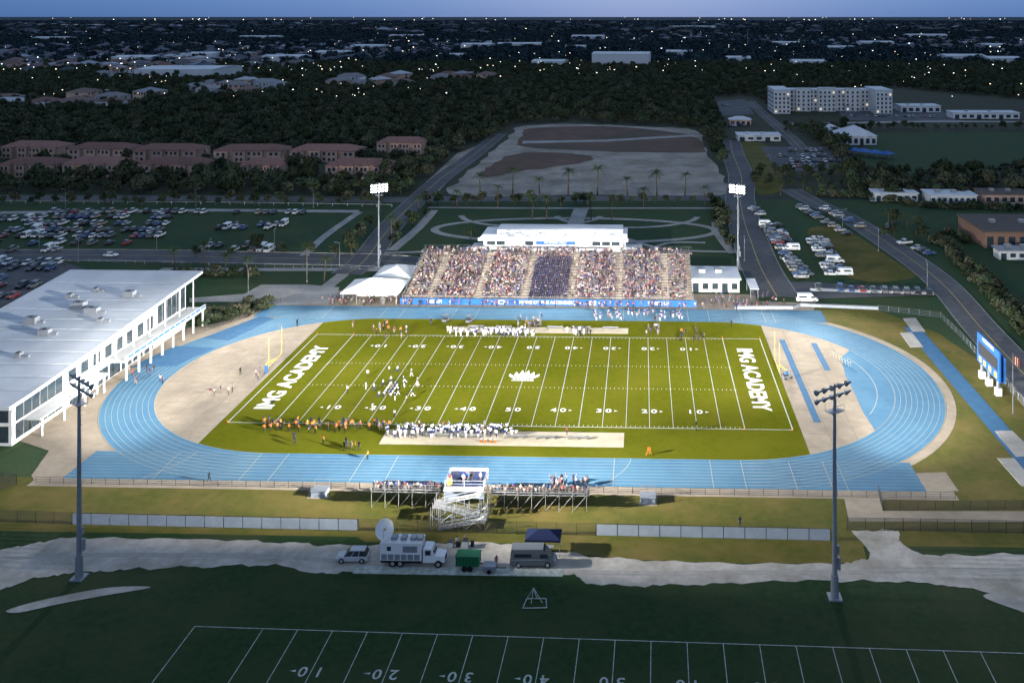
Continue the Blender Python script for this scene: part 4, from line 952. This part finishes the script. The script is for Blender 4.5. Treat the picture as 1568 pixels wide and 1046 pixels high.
carrow((1245,443),(1430,450),3.0,.7,math.pi/2,.16)
for y in (232,240,248,256): carrow((1190,y),(1285,y),3,.7,math.pi/2,.13)
carrow((1350,348),(1370,350),3,.8);carrow((1380,372),(1428,392),3,.7);carrow((1300,168),(1400,168),3,.6);carrow((1300,178),(1440,180),3,.6); carrow((1100,162),(1140,160),3,.4)
carrow((1305,308),(1570,318),3.2,.5); carrow((1115,195),(1150,190),3.5,.5)
def atpx(me,name,px,py,rz,dz=.1,sc=1): q=G(px,py); return inst(name,me,(q[0],q[1],dz),rz,sc)
atpx(car('suv','silver'),'parked_car',541,858,math.pi+.03)
atpx(car('van','grey'),'camper_van',817,864,.04,.14,1.12)
atpx(car('van','white'),'delivery_van',1236,462,0,.1)
atpx(car('sedan','white'),'driving_car',170,393,0,.12)
mb=MB()
mb.box(-4.8,1.2,-1.2,1.2,1.0,3.5,0); mb.box(-4.75,1.15,-1.1,1.1,.62,1.0,3)
for i in range(6): mb.box(-4.6+i*.95,-3.8+i*.95,-1.23,-1.19,1.1,1.9,6); mb.box(-4.6+i*.95,-3.8+i*.95,1.19,1.23,1.1,1.9,6)
mb.box(-3.8,-3.2,-1.22,-1.19,2.4,3.0,1); mb.box(-1.5,.6,-1.22,-1.19,2.2,3.1,6)
mb.loft([[(1.4,-1.05,.7),(1.4,1.05,.7),(1.4,1.05,2.6),(1.4,-1.05,2.6)],[(2.6,-1.05,.7),(2.6,1.05,.7),(2.6,.95,2.6),(2.6,-.95,2.6)],[(3.1,-1.05,.7),(3.1,1.05,.7),(3.1,1.0,1.65),(3.1,-1.0,1.65)],[(4.5,-.95,.7),(4.5,.95,.7),(4.5,.85,1.5),(4.5,-.85,1.5)]],0)
mb.box(1.7,2.5,-1.08,1.08,1.75,2.4,1); mb.add([(2.64,-.85,2.5),(3.08,-.9,1.75),(3.08,.9,1.75),(2.64,.85,2.5)],[(0,1,2,3)],1); mb.box(4.5,4.6,-1,1,.6,.9,4); mb.box(4.48,4.54,-.5,.5,.95,1.4,3)
for x,ys in ((3.6,(-.95,.95)),(-3.0,(-.95,.95)),(-1.9,(-.95,.95))):
    for y in ys: mb.tube((x,y-.18,.5),(x,y+.18,.5),.5,.5,16,3); mb.tube((x,y+(.19 if y>0 else -.19),.5),(x,y+(.2 if y>0 else -.2),.5),.28,.28,10,4)
for x in (-3.4,-2,-.6,.4): mb.box(x,x+.8,-.5,.6,3.5,3.9,6)
mb.tube((-4.2,.3,3.5),(-4.4,.3,4.3),.18,.14,10,6)
rings=[]; Md=Matrix.Translation((-4.5,.35,4.6))@Matrix.Rotation(math.radians(60),4,'X'); mb.M=Md
for k in range(6): rr=.15+k*.24; rings.append([(rr*math.cos(t),rr*1.05*math.sin(t),.18*rr*rr) for t in np.linspace(0,2*math.pi,20,endpoint=False)])
mb.loft(rings,0,False); rings2=[[ (x*1.01,y*1.01,z-.04) for x,y,z in rg] for rg in rings]; mb.loft(rings2,0,False); mb.tube((0,-1.2,.2),(0,0,1.1),.03,.03,5,6); mb.M=None
q=G(633,869); mb.obj('satellite_broadcast_truck',[paint['white'],m_glass,m_tail,m_tyre,m_rim,m_head,m_galv],(q[0],q[1]+1.0,.14),.0)
mb=MB(); mb.box(-1.7,1.7,-.9,.9,.7,2.0,0,.04); mb.box(-1.75,1.75,-.95,.95,2.0,2.12,0)
for i in range(7): mb.box(-1.55+i*.47,-1.5+i*.47,-.94,-.86,.75,1.95,1)
for x in (-.4,.4):
    for y in (-.95,.95): mb.tube((x,y-.1,.38),(x,y+.1,.38),.38,.38,12,1)
mb.box(-1.7,3.2,-.05,.05,.6,.7,1); mb.tube((3.0,0,0),(3.0,0,.7),.05,.05,6,1)
q=G(716,874); mb.obj('generator_trailer',[m_green,m_tyre],(q[0],q[1]+.6,.14))
mb=MB(); mb.box(-.9,.9,-.7,.7,.4,1.0,0); mb.box(.9,2.4,-.04,.04,.45,.55,1); [mb.tube((0,y-.08,.3),(0,y+.08,.3),.3,.3,12,1) for y in (-.75,.75)]
q=G(750,875); mb.obj('utility_trailer',[m_galv,m_tyre],(q[0],q[1],.14))
mb=MB(); mb.add([(-2.6,-1.5,2.5),(2.6,-1.5,2.5),(2.6,1.5,2.5),(-2.6,1.5,2.5),(-.8,0,3.3),(.8,0,3.3)],[(0,1,5,4),(1,2,5),(2,3,4,5),(3,0,4)],0)
mb.box(-2.6,2.6,-1.52,-1.48,2.2,2.5,0); mb.box(-2.6,2.6,1.48,1.52,2.2,2.5,0)
for x in (-2.5,2.5):
    for y in (-1.4,1.4): mb.tube((x,y,0),(x,y,2.5),.04,.04,6,1)
mb.box(-1.5,1.5,-.4,.4,.7,.76,1)
q=G(832,848); mb.obj('canopy_tent',[m_navy,m_galv],(q[0],q[1]+.5,.14))
mb=MB()
for i,(x,y,w,h) in enumerate(((0,0,.8,.9),(1.1,.3,.6,.6),(2.2,0,.9,1.1),(3.2,.4,.5,.7))): mb.box(x-w/2,x+w/2,y-w/2,y+w/2,0,h,i%2,.02); mb.box(x-w/2-.02,x+w/2+.02,y-w/2-.02,y+w/2+.02,h+.002,h+.06,1)
q=G(690,838); mb.obj('equipment_cases',[m_wall,m_dark],(q[0],q[1],.1))
mb=MB(); A=[(-1.6,-1.0,.1),(1.6,-.8,.1),(1.3,1.1,.1),(-1.3,1.0,.1)]
for i in range(4): mb.tube(A[i],A[(i+1)%4],.07,.07,6)
mb.tube((-.6,0,.1),(-.3,.3,2.0),.06,.06,6); mb.tube((.9,.2,.1),(-.3,.3,2.0),.06,.06,6); mb.tube((-1.3,1.0,.1),(-.3,.3,2.0),.05,.05,6); mb.tube((-.3,.3,2.0),(.2,-.4,1.2),.05,.05,6)
q=G(820,925); mb.obj('kicking_net_frame',[m_dimwhite],(q[0],q[1],.05))
mb=MB()
for i in range(7): mb.tube((i*1.2,0,0),(i*1.2,0,1.0),.03,.03,5); mb.tube((i*1.2,.6,0),(i*1.2,.6,1.0),.03,.03,5); mb.box(i*1.2-.03,i*1.2+.03,-.1,.7,.97,1.05)
mb.obj('track_hurdles',[m_line],(70,14,.11),-1.2)
for px,py in ((683,493),(719,494),(822,499),(1205,580)):
    mb=MB(); mb.box(-1.2,1.2,-.6,.6,.35,.75,0,.05); mb.box(-.7,.1,-.55,.55,.75,1.1,1); mb.box(-1.0,.7,-.6,.6,1.85,1.93,0)
    for x in (-.95,.6):
        for y in (-.55,.55): mb.tube((x,y,.7),(x,y,1.86),.03,.03,5,1)
    for x in (-.8,.8):
        for y in (-.6,.6): mb.tube((x,y-.1,.27),(x,y+.1,.27),.27,.27,10,1)
    q=G(px,py); mb.obj('utility_cart',[paint['grey'],m_dark],(q[0],q[1],.12),random.uniform(0,3))
for y,xs in ((-29.5,(-18,-12,-6,2,8,14)),(29.3,(-16,-9,4,11,18))):
    for x in xs:
        mb=MB(); mb.box(-2,2,-.2,.2,.42,.47); mb.box(-2,2,-.3 if y<0 else .26,-.26 if y<0 else .3,.6,.85)
        for a in (-1.7,0,1.7): mb.box(a-.04,a+.04,-.25,.25,0,.42)
        mb.obj('team_bench',[m_alu],(x,y,.15))
mb=MB()
for i in range(4): a=i*.9; mb.tube((a,0,0),(a,.0,.6),.22,.2,10,0); mb.tube((a,0,.6),(a,0,.68),.21,.15,10,1)
mb.obj('drink_coolers',[m_jero,m_white],(-4,-31.2,.15))
mb=MB()
for i in range(5): mb.tube((0,0,.2+i*.22),(.25*math.cos(i),.3*math.sin(i),.45+i*.22),.05,.05,5); 
mb.tube((-.6,-.4,0),(0,0,1.4),.05,.05,5); mb.tube((.6,-.4,0),(0,0,1.4),.05,.05,5); mb.tube((0,.6,0),(0,0,1.4),.05,.05,5); mb.box(-.3,.3,-.1,.1,.9,1.4)
q=G(994,697); mb.obj('end_zone_camera_stand',[m_jero],(q[0],q[1],.12))

# ------------------------------------------------------------ people
def human(name,pose,mats,bulk=1.0,helmet=False):
    J={'pel':(0,0,.96,.14),'bel':(0,0,1.13,.135),'che':(0,.01,1.34,.16*bulk),'nec':(0,.02,1.5,.06),'hed':(0,.04,1.62,.10),'top':(0,.03,1.74,.075)}
    for s,q in (('L',-1),('R',1)):
        J.update({'sho'+s:(q*.19*bulk,0,1.43,.075*bulk),'elb'+s:(q*.27,-.03,1.14,.05),'wri'+s:(q*.25,.08,.90,.036),'hnd'+s:(q*.24,.13,.81,.03),
                  'hip'+s:(q*.1,0,.90,.098),'kne'+s:(q*.11,.03,.50,.068),'ank'+s:(q*.11,-.02,.09,.045),'toe'+s:(q*.13,.17,.04,.04)})
    def st(**k):
        for a,(x,y,z) in k.items(): J[a]=(x,y,z,J[a][3])
    if pose=='walk': st(kneL=(-.11,.22,.52),ankL=(-.11,.3,.12),toeL=(-.12,.48,.08),kneR=(.11,-.05,.5),ankR=(.11,-.33,.16),toeR=(.12,-.2,.05),elbL=(-.26,-.16,1.18),wriL=(-.24,-.1,.95),hndL=(-.24,-.05,.87),elbR=(.26,.1,1.16),wriR=(.22,.3,1.05),hndR=(.2,.38,1.03))
    if pose=='run': st(pel=(0,0,.92),bel=(0,.06,1.08),che=(0,.17,1.27),nec=(0,.24,1.42),hed=(0,.28,1.54),top=(0,.28,1.66),shoL=(-.2*bulk,.17,1.36),shoR=(.2*bulk,.17,1.36),kneL=(-.11,.38,.66),ankL=(-.11,.25,.28),toeL=(-.11,.42,.22),kneR=(.11,-.15,.52),ankR=(.11,-.5,.4),toeR=(.11,-.56,.24),elbL=(-.3,-.12,1.18),wriL=(-.26,.08,1.06),hndL=(-.24,.15,1.05),elbR=(.3,.3,1.1),wriR=(.2,.48,1.25),hndR=(.18,.54,1.3))
    if pose=='crouch': st(pel=(0,-.25,.66),bel=(0,-.1,.76),che=(0,.12,.88),nec=(0,.27,.96),hed=(0,.36,1.03),top=(0,.42,1.12),shoL=(-.2*bulk,.16,.92),shoR=(.2*bulk,.16,.92),hipL=(-.12,-.22,.62),hipR=(.12,-.22,.62),kneL=(-.18,.1,.42),kneR=(.18,.1,.42),ankL=(-.18,-.12,.09),ankR=(.18,-.12,.09),toeL=(-.2,.08,.04),toeR=(.2,.08,.04),elbL=(-.27,.22,.66),elbR=(.26,.2,.66),wriL=(-.2,.35,.42),hndL=(-.18,.4,.33),wriR=(.18,.34,.3),hndR=(.16,.37,.1))
    if pose=='sit': st(pel=(0,0,.55),bel=(0,.02,.72),che=(0,.05,.93),nec=(0,.08,1.09),hed=(0,.11,1.21),top=(0,.1,1.33),shoL=(-.19,.05,1.02),shoR=(.19,.05,1.02),hipL=(-.1,.05,.52),hipR=(.1,.05,.52),kneL=(-.13,.45,.53),kneR=(.13,.45,.53),ankL=(-.13,.42,.1),ankR=(.13,.42,.1),toeL=(-.14,.58,.04),toeR=(.14,.58,.04),elbL=(-.26,.08,.76),elbR=(.26,.08,.76),wriL=(-.16,.3,.66),hndL=(-.12,.38,.64),wriR=(.16,.3,.66),hndR=(.12,.38,.64))
    if pose=='arms': st(elbL=(-.34,.05,1.62),wriL=(-.3,.1,1.86),hndL=(-.28,.1,1.95),elbR=(.34,.1,1.2),wriR=(.2,.28,1.3),hndR=(.14,.32,1.34))
    if helmet: J['hed']=J['hed'][:3]+(.135,); J['top']=J['top'][:3]+(.11,)
    K=list(J); E=[('pel','bel'),('bel','che'),('che','nec'),('nec','hed'),('hed','top')]
    for s in 'LR': E+=[('che','sho'+s),('sho'+s,'elb'+s),('elb'+s,'wri'+s),('wri'+s,'hnd'+s),('pel','hip'+s),('hip'+s,'kne'+s),('kne'+s,'ank'+s),('ank'+s,'toe'+s)]
    me=bpy.data.meshes.new(name); me.from_pydata([J[k][:3] for k in K],[(K.index(a),K.index(b)) for a,b in E],[])
    ob=bpy.data.objects.new(name,me); link(ob); md=ob.modifiers.new('s','SKIN'); sv=me.skin_vertices[0].data
    for i,k in enumerate(K): sv[i].radius=(J[k][3],J[k][3]*.85); sv[i].use_root=(k=='pel')
    sb=ob.modifiers.new('b','SUBSURF'); sb.levels=1; sb.render_levels=1
    bpy.context.view_layer.update()
    m2=bpy.data.meshes.new_from_object(ob.evaluated_get(bpy.context.evaluated_depsgraph_get())); bpy.data.objects.remove(ob)
    m2.name=name; m2.materials.clear()
    for m in mats: m2.materials.append(m)
    lab={}
    for a,b in E:
        w=0
        if 'hip' in b or ('hip' in a and 'kne' in b): w=1
        if 'kne' in a: w=1
        if 'ank' in a: w=4
        if 'elb' in a or 'wri' in a: w=2
        if 'nec' in a: w=2
        if a=='hed': w=3
        lab[(a,b)]=w
    smp=[];lb=[]
    for (a,b),w in lab.items():
        A=np.array(J[a][:3]);B=np.array(J[b][:3])
        for t in (.15,.5,.85): smp.append(A*(1-t)+B*t); lb.append(w)
    smp=np.array(smp); h=np.array(J['hed'][:3])
    for p in m2.polygons:
        c=np.array(p.center); i=int(np.argmin(((smp-c)**2).sum(1))); w=lb[i]
        if w in (2,3) and np.linalg.norm(c-h)<.24:
            w=2 if (c[1]-h[1]>.05 and c[2]<h[2]+.06) else 3
        p.material_index=w; p.use_smooth=True
    return m2
dk=m_tyre
PS=[human('seated_spectator','sit',[m_cloth,m_pants,m_skin,m_hair,dk])]
PST=[human('spectator',p,[m_cloth,m_pants,m_skin,m_hair,dk]) for p in ('stand','walk','arms')]
PBAND=human('band_member','sit',[m_navy,m_navy,m_skin,m_hair,dk])
TW=[human('football_player',p,[m_jerw,m_jern if j else m_jerw,m_skin,m_hel,dk],1.25,True) for j,p in enumerate(('stand','run','crouch','walk'))]
TB=[human('football_player',p,[m_jern,m_jerw,m_skin,m_helw,dk],1.25,True) for p in ('stand','run','crouch','walk')]
TO=[human('team_member',p,[m_jerk if j%2 else m_jero,m_jerk,m_skin,m_hel if j else m_hair,dk],1.1,j>1) for j,p in enumerate(('stand','walk','stand','walk'))]
REF=human('referee','stand',[m_stripe,m_dark,m_skin,m_dark,dk])
pts=[];rot=[];band=[]; up=[]
r=np.random.RandomState(31); ed=[-40]+AIS+[40]; dens=[.62,.86,.9,.0,.88,.84,.5]
for i in range(1,NR):
    y=GY+i*DY; z=GZ+i*DZ
    for si,(a,b) in enumerate(zip(ed[:-1],ed[1:])):
        for x in np.arange(a+1.4,b-1.3,.56):
            dd=dens[si]*(1 if i<NR-4 else .75)*(.75+.35*math.sin(i*.9+x*.35+si))
            p=(x+r.uniform(-.1,.1),y+.5+r.uniform(-.06,.06),z+.0)
            if si==3:
                if i<27 and r.rand()<.93: band.append(p)
                elif r.rand()<.5: pts.append(p)
            elif r.rand()<dd: (pts if r.rand()<.93 else up).append(p)
n=len(pts); scatter('seated_spectators',pts,math.pi+r.uniform(-.35,.35,n),r.uniform(.9,1.08,n),PS[0],'seated_spectator')
n=len(band); scatter('marching_band',band,math.pi+r.uniform(-.25,.25,n),r.uniform(.92,1.05,n),PBAND,'band_member')
up=[(x,y-.2,z) for x,y,z in up]
for k in range(90): up.append((r.uniform(-39,39),74.2,GZ+(NR-1)*DZ+.02))
for k in range(26): a=r.choice(AIS); i=r.randint(1,NR); up.append((a+r.uniform(-.5,.5),GY+i*DY+.35,GZ+i*DZ+.05))
for k in range(110): up.append((r.uniform(-60,60),r.uniform(46.8,48.0),.09))
for k in range(30): q=G(r.uniform(480,620),r.uniform(458,468)); up.append((q[0],q[1],.09))
for k in range(25): q=G(r.uniform(1070,1210),r.uniform(455,470)); up.append((q[0],q[1],.09))
up=np.array(up); idx=r.randint(0,3,len(up))
for j in range(3):
    q=up[idx==j]; scatter('standing_spectators',q,math.pi+r.uniform(-.8,.8,len(q)),r.uniform(.92,1.06,len(q)),PST[j],'spectator')
pts=[];st_=[]
for x0,x1,y0 in BLE:
    for i in range(5):
        for x in np.arange(x0+.5,x1-.3,.62):
            if r.rand()<.7: (pts if r.rand()<.6 else st_).append((x,y0-i*.8-.42,1.1+i*.4))
n=len(pts); scatter('bleacher_spectators',pts,r.uniform(-.4,.4,n),r.uniform(.95,1.05,n),PS[0],'seated_spectator')
n=len(st_); scatter('bleacher_spectators',st_,r.uniform(-.5,.5,n),r.uniform(.95,1.05,n),PST[0],'spectator')
def person(me,nm,px,py,rz=None,z=.13):
    q=G(px,py); return inst(nm,me,(q[0],q[1],z),r.uniform(0,6.28) if rz is None else rz,r.uniform(.97,1.07))
q0=G(598,600); lx=q0[0]; ly=q0[1]
def pl(me,dx,dy,rz): inst('football_player',me,(lx+dx,ly+dy,.125),rz,r.uniform(1.0,1.08))
for i in range(5): pl(TW[2],-.7,(i-2)*1.25,-math.pi/2)
for i in range(4): pl(TB[2],.7,(i-1.5)*1.5,math.pi/2)
for dx,dy,p in ((-3.5,0,3),(-5.5,.8,0),(-1.5,-3.6,1),(-1.2,4.2,1),(-1,-9.5,0),(-1.3,9.8,1),(-2.4,2.5,1)): pl(TW[p],dx,dy,-math.pi/2)
for dx,dy,p in ((2.2,-2,3),(2.4,2,0),(2,4,1),(2.2,-4.5,0),(5,3,3),(5.5,-3,1),(2.5,7.8,3)): pl(TB[p],dx,dy,math.pi/2)
for px,py in ((532,603),(622,618),(563,578),(640,598),(596,572),(604,640)): person(REF,'referee',px,py)
for i in range(46): person(TO[r.randint(4)],'team_member',r.uniform(395,600),660+r.uniform(-6,5)-(0 if i%3 else 2),0+r.uniform(-.9,.9))
for i in range(85): person((TW+TB)[r.choice([0,3,0,3,4,7])],'football_player',r.uniform(590,792),r.uniform(660,673),r.uniform(-.8,.8))
for i in range(16): person(PST[r.randint(3)],'coach',r.uniform(540,800),r.uniform(655,668))
for px,py in ((527,690),(532,692),(538,690),(544,689),(550,691),(530,684),(452,683),(495,681),(563,704),(412,650),(456,650),(320,738),(1133,808),(868,668),(1066,660),(450,676)): person(TO[r.randint(2)] if px<600 else PST[0],'team_member',px,py)
for i in range(60): person((TW+TB)[r.choice([0,3,0,3,0,4])],'football_player',r.uniform(685,818),r.uniform(509,517),math.pi+r.uniform(-.8,.8))
for i in range(16): person(TW[0] if i%2 else TO[1],'football_player',r.uniform(868,905),r.uniform(509,516),math.pi)
for i in range(16): person(TO[r.randint(4)] if i%2 else PST[0],'team_member',r.uniform(568,628),r.uniform(500,522))
for i in range(12): person(TO[r.randint(4)],'team_member',r.uniform(1042,1082),r.uniform(508,524))
for i in range(8): person(PST[1],'spectator',r.uniform(985,1012),r.uniform(505,518))
for i in range(16): person(PST[r.randint(3)],'spectator',r.uniform(790,832),r.uniform(490,506))
for i in range(44): person(TB[r.choice([0,3])] if i%3 else PST[1],'cheerleader',r.uniform(900,1045),r.uniform(482,493),math.pi+r.uniform(-.6,.6))
for px,py in ((322,606),(328,607),(338,603),(350,606),(356,601),(395,583),(392,579),(398,572),(455,500),(540,502),(660,498),(1120,501),(1128,478),(368,575)): person(PST[r.randint(3)],'spectator',px,py)
for i in range(18): person(PST[r.randint(3)],'spectator',r.uniform(840,905),r.uniform(741,751))
for i in range(6): inst('camera_operator',PST[r.randint(3)],(TWX+r.uniform(-2.6,2.6),-52.5+r.uniform(-1.6,-.4),4.08),r.uniform(-.5,.5))
for i in range(10): person(PST[r.randint(3)],'spectator',r.uniform(180,250),r.uniform(560,590))
for px,py in ((700,838),(712,836),(760,868)): person(PST[0],'technician',px,py)

# ------------------------------------------------------------ town lights
for nm,mt,cnt,sd in (('town_street_lamps',m_town,520,3),('town_flood_lamps',m_town2,260,8)):
    r=np.random.RandomState(sd); P=[];sc=[]
    while len(P)<cnt:
        py=24+ (r.rand()**1.3)*95 if r.rand()<.85 else r.uniform(110,165); px=r.uniform(-150,1700)
        if py<30: py=r.uniform(27,34)
        if py>130 and 750<px<1180: continue
        q=G(px,py); d=FP*CH/(py-HY); P.append((q[0],q[1],9)); sc.append(np.clip(d/1700*r.uniform(.35,1.1),.3,6))
    mb=MB(); mb.sphere((0,0,0),1.0,8,6,0); mb.tube((0,0,-9),(0,0,-.8),.08,.06,5,1); me=mb.mesh('street_lamp',[mt,m_galv])
    sc=np.array(sc); scatter(nm,P,np.zeros(len(P)),np.stack([sc*1.2,sc,sc*.6],1),me,'street_lamp')

# ------------------------------------------------------------ world, sun, camera
w=bpy.data.worlds.new('World'); S.world=w; w.use_nodes=True; nt=w.node_tree; bg=nt.nodes['Background']; NN=nt.nodes; LL=nt.links
tc=NN.new('ShaderNodeTexCoord'); sp=NN.new('ShaderNodeSeparateXYZ'); LL.new(tc.outputs['Generated'],sp.inputs[0])
ad=NN.new('ShaderNodeMath'); ad.operation='ADD'; ad.inputs[1].default_value=.16; LL.new(sp.outputs[2],ad.inputs[0])
cb=NN.new('ShaderNodeCombineXYZ'); LL.new(sp.outputs[0],cb.inputs[0]); LL.new(sp.outputs[1],cb.inputs[1]); LL.new(ad.outputs[0],cb.inputs[2])
nm=NN.new('ShaderNodeVectorMath'); nm.operation='NORMALIZE'; LL.new(cb.outputs[0],nm.inputs[0])
sk=NN.new('ShaderNodeTexSky'); sk.sky_type='NISHITA'; sk.sun_disc=False; sk.sun_elevation=math.radians(5); sk.sun_rotation=0; sk.air_density=1.0; sk.dust_density=.2; sk.ozone_density=3
LL.new(nm.outputs[0],sk.inputs['Vector'])
hs=NN.new('ShaderNodeHueSaturation'); LL.new(sk.outputs[0],hs.inputs['Color'])
mr=NN.new('ShaderNodeMapRange'); mr.inputs[1].default_value=0; mr.inputs[2].default_value=.3; mr.inputs[3].default_value=1.0; mr.inputs[4].default_value=.6; LL.new(sp.outputs[2],mr.inputs[0]); LL.new(mr.outputs[0],hs.inputs['Saturation'])
rp=NN.new('ShaderNodeValToRGB'); rp.color_ramp.elements[0].position=0; rp.color_ramp.elements[0].color=(.105,.125,.23,1); rp.color_ramp.elements[1].position=.35; rp.color_ramp.elements[1].color=(.88,.93,1,1); LL.new(sp.outputs[2],rp.inputs[0])
mx=NN.new('ShaderNodeMix'); mx.data_type='RGBA'; mx.blend_type='MULTIPLY'; mx.inputs[0].default_value=1; LL.new(hs.outputs[0],mx.inputs[6]); LL.new(rp.outputs[0],mx.inputs[7])
LL.new(mx.outputs[2],bg.inputs[0]); bg.inputs[1].default_value=.50
sl=bpy.data.lights.new('sun','SUN'); sl.energy=.08; sl.angle=math.radians(12); sl.color=(1,.9,.85); so=bpy.data.objects.new('sun',sl); link(so); so.rotation_euler=(math.radians(80),0,0)
cd=bpy.data.cameras.new('camera'); cam=bpy.data.objects.new('camera',cd); link(cam); cam.location=(26,-199.3,CH); cam.rotation_euler=(math.radians(90),0,TH)
cd.sensor_width=36; cd.lens=FP/1568*36; cd.shift_x=-158/1568; cd.shift_y=-500.5/1568; cd.clip_end=60000; cd.clip_start=1
S.camera=cam
S.view_settings.view_transform='Standard'; S.view_settings.look='None'; S.view_settings.exposure=0
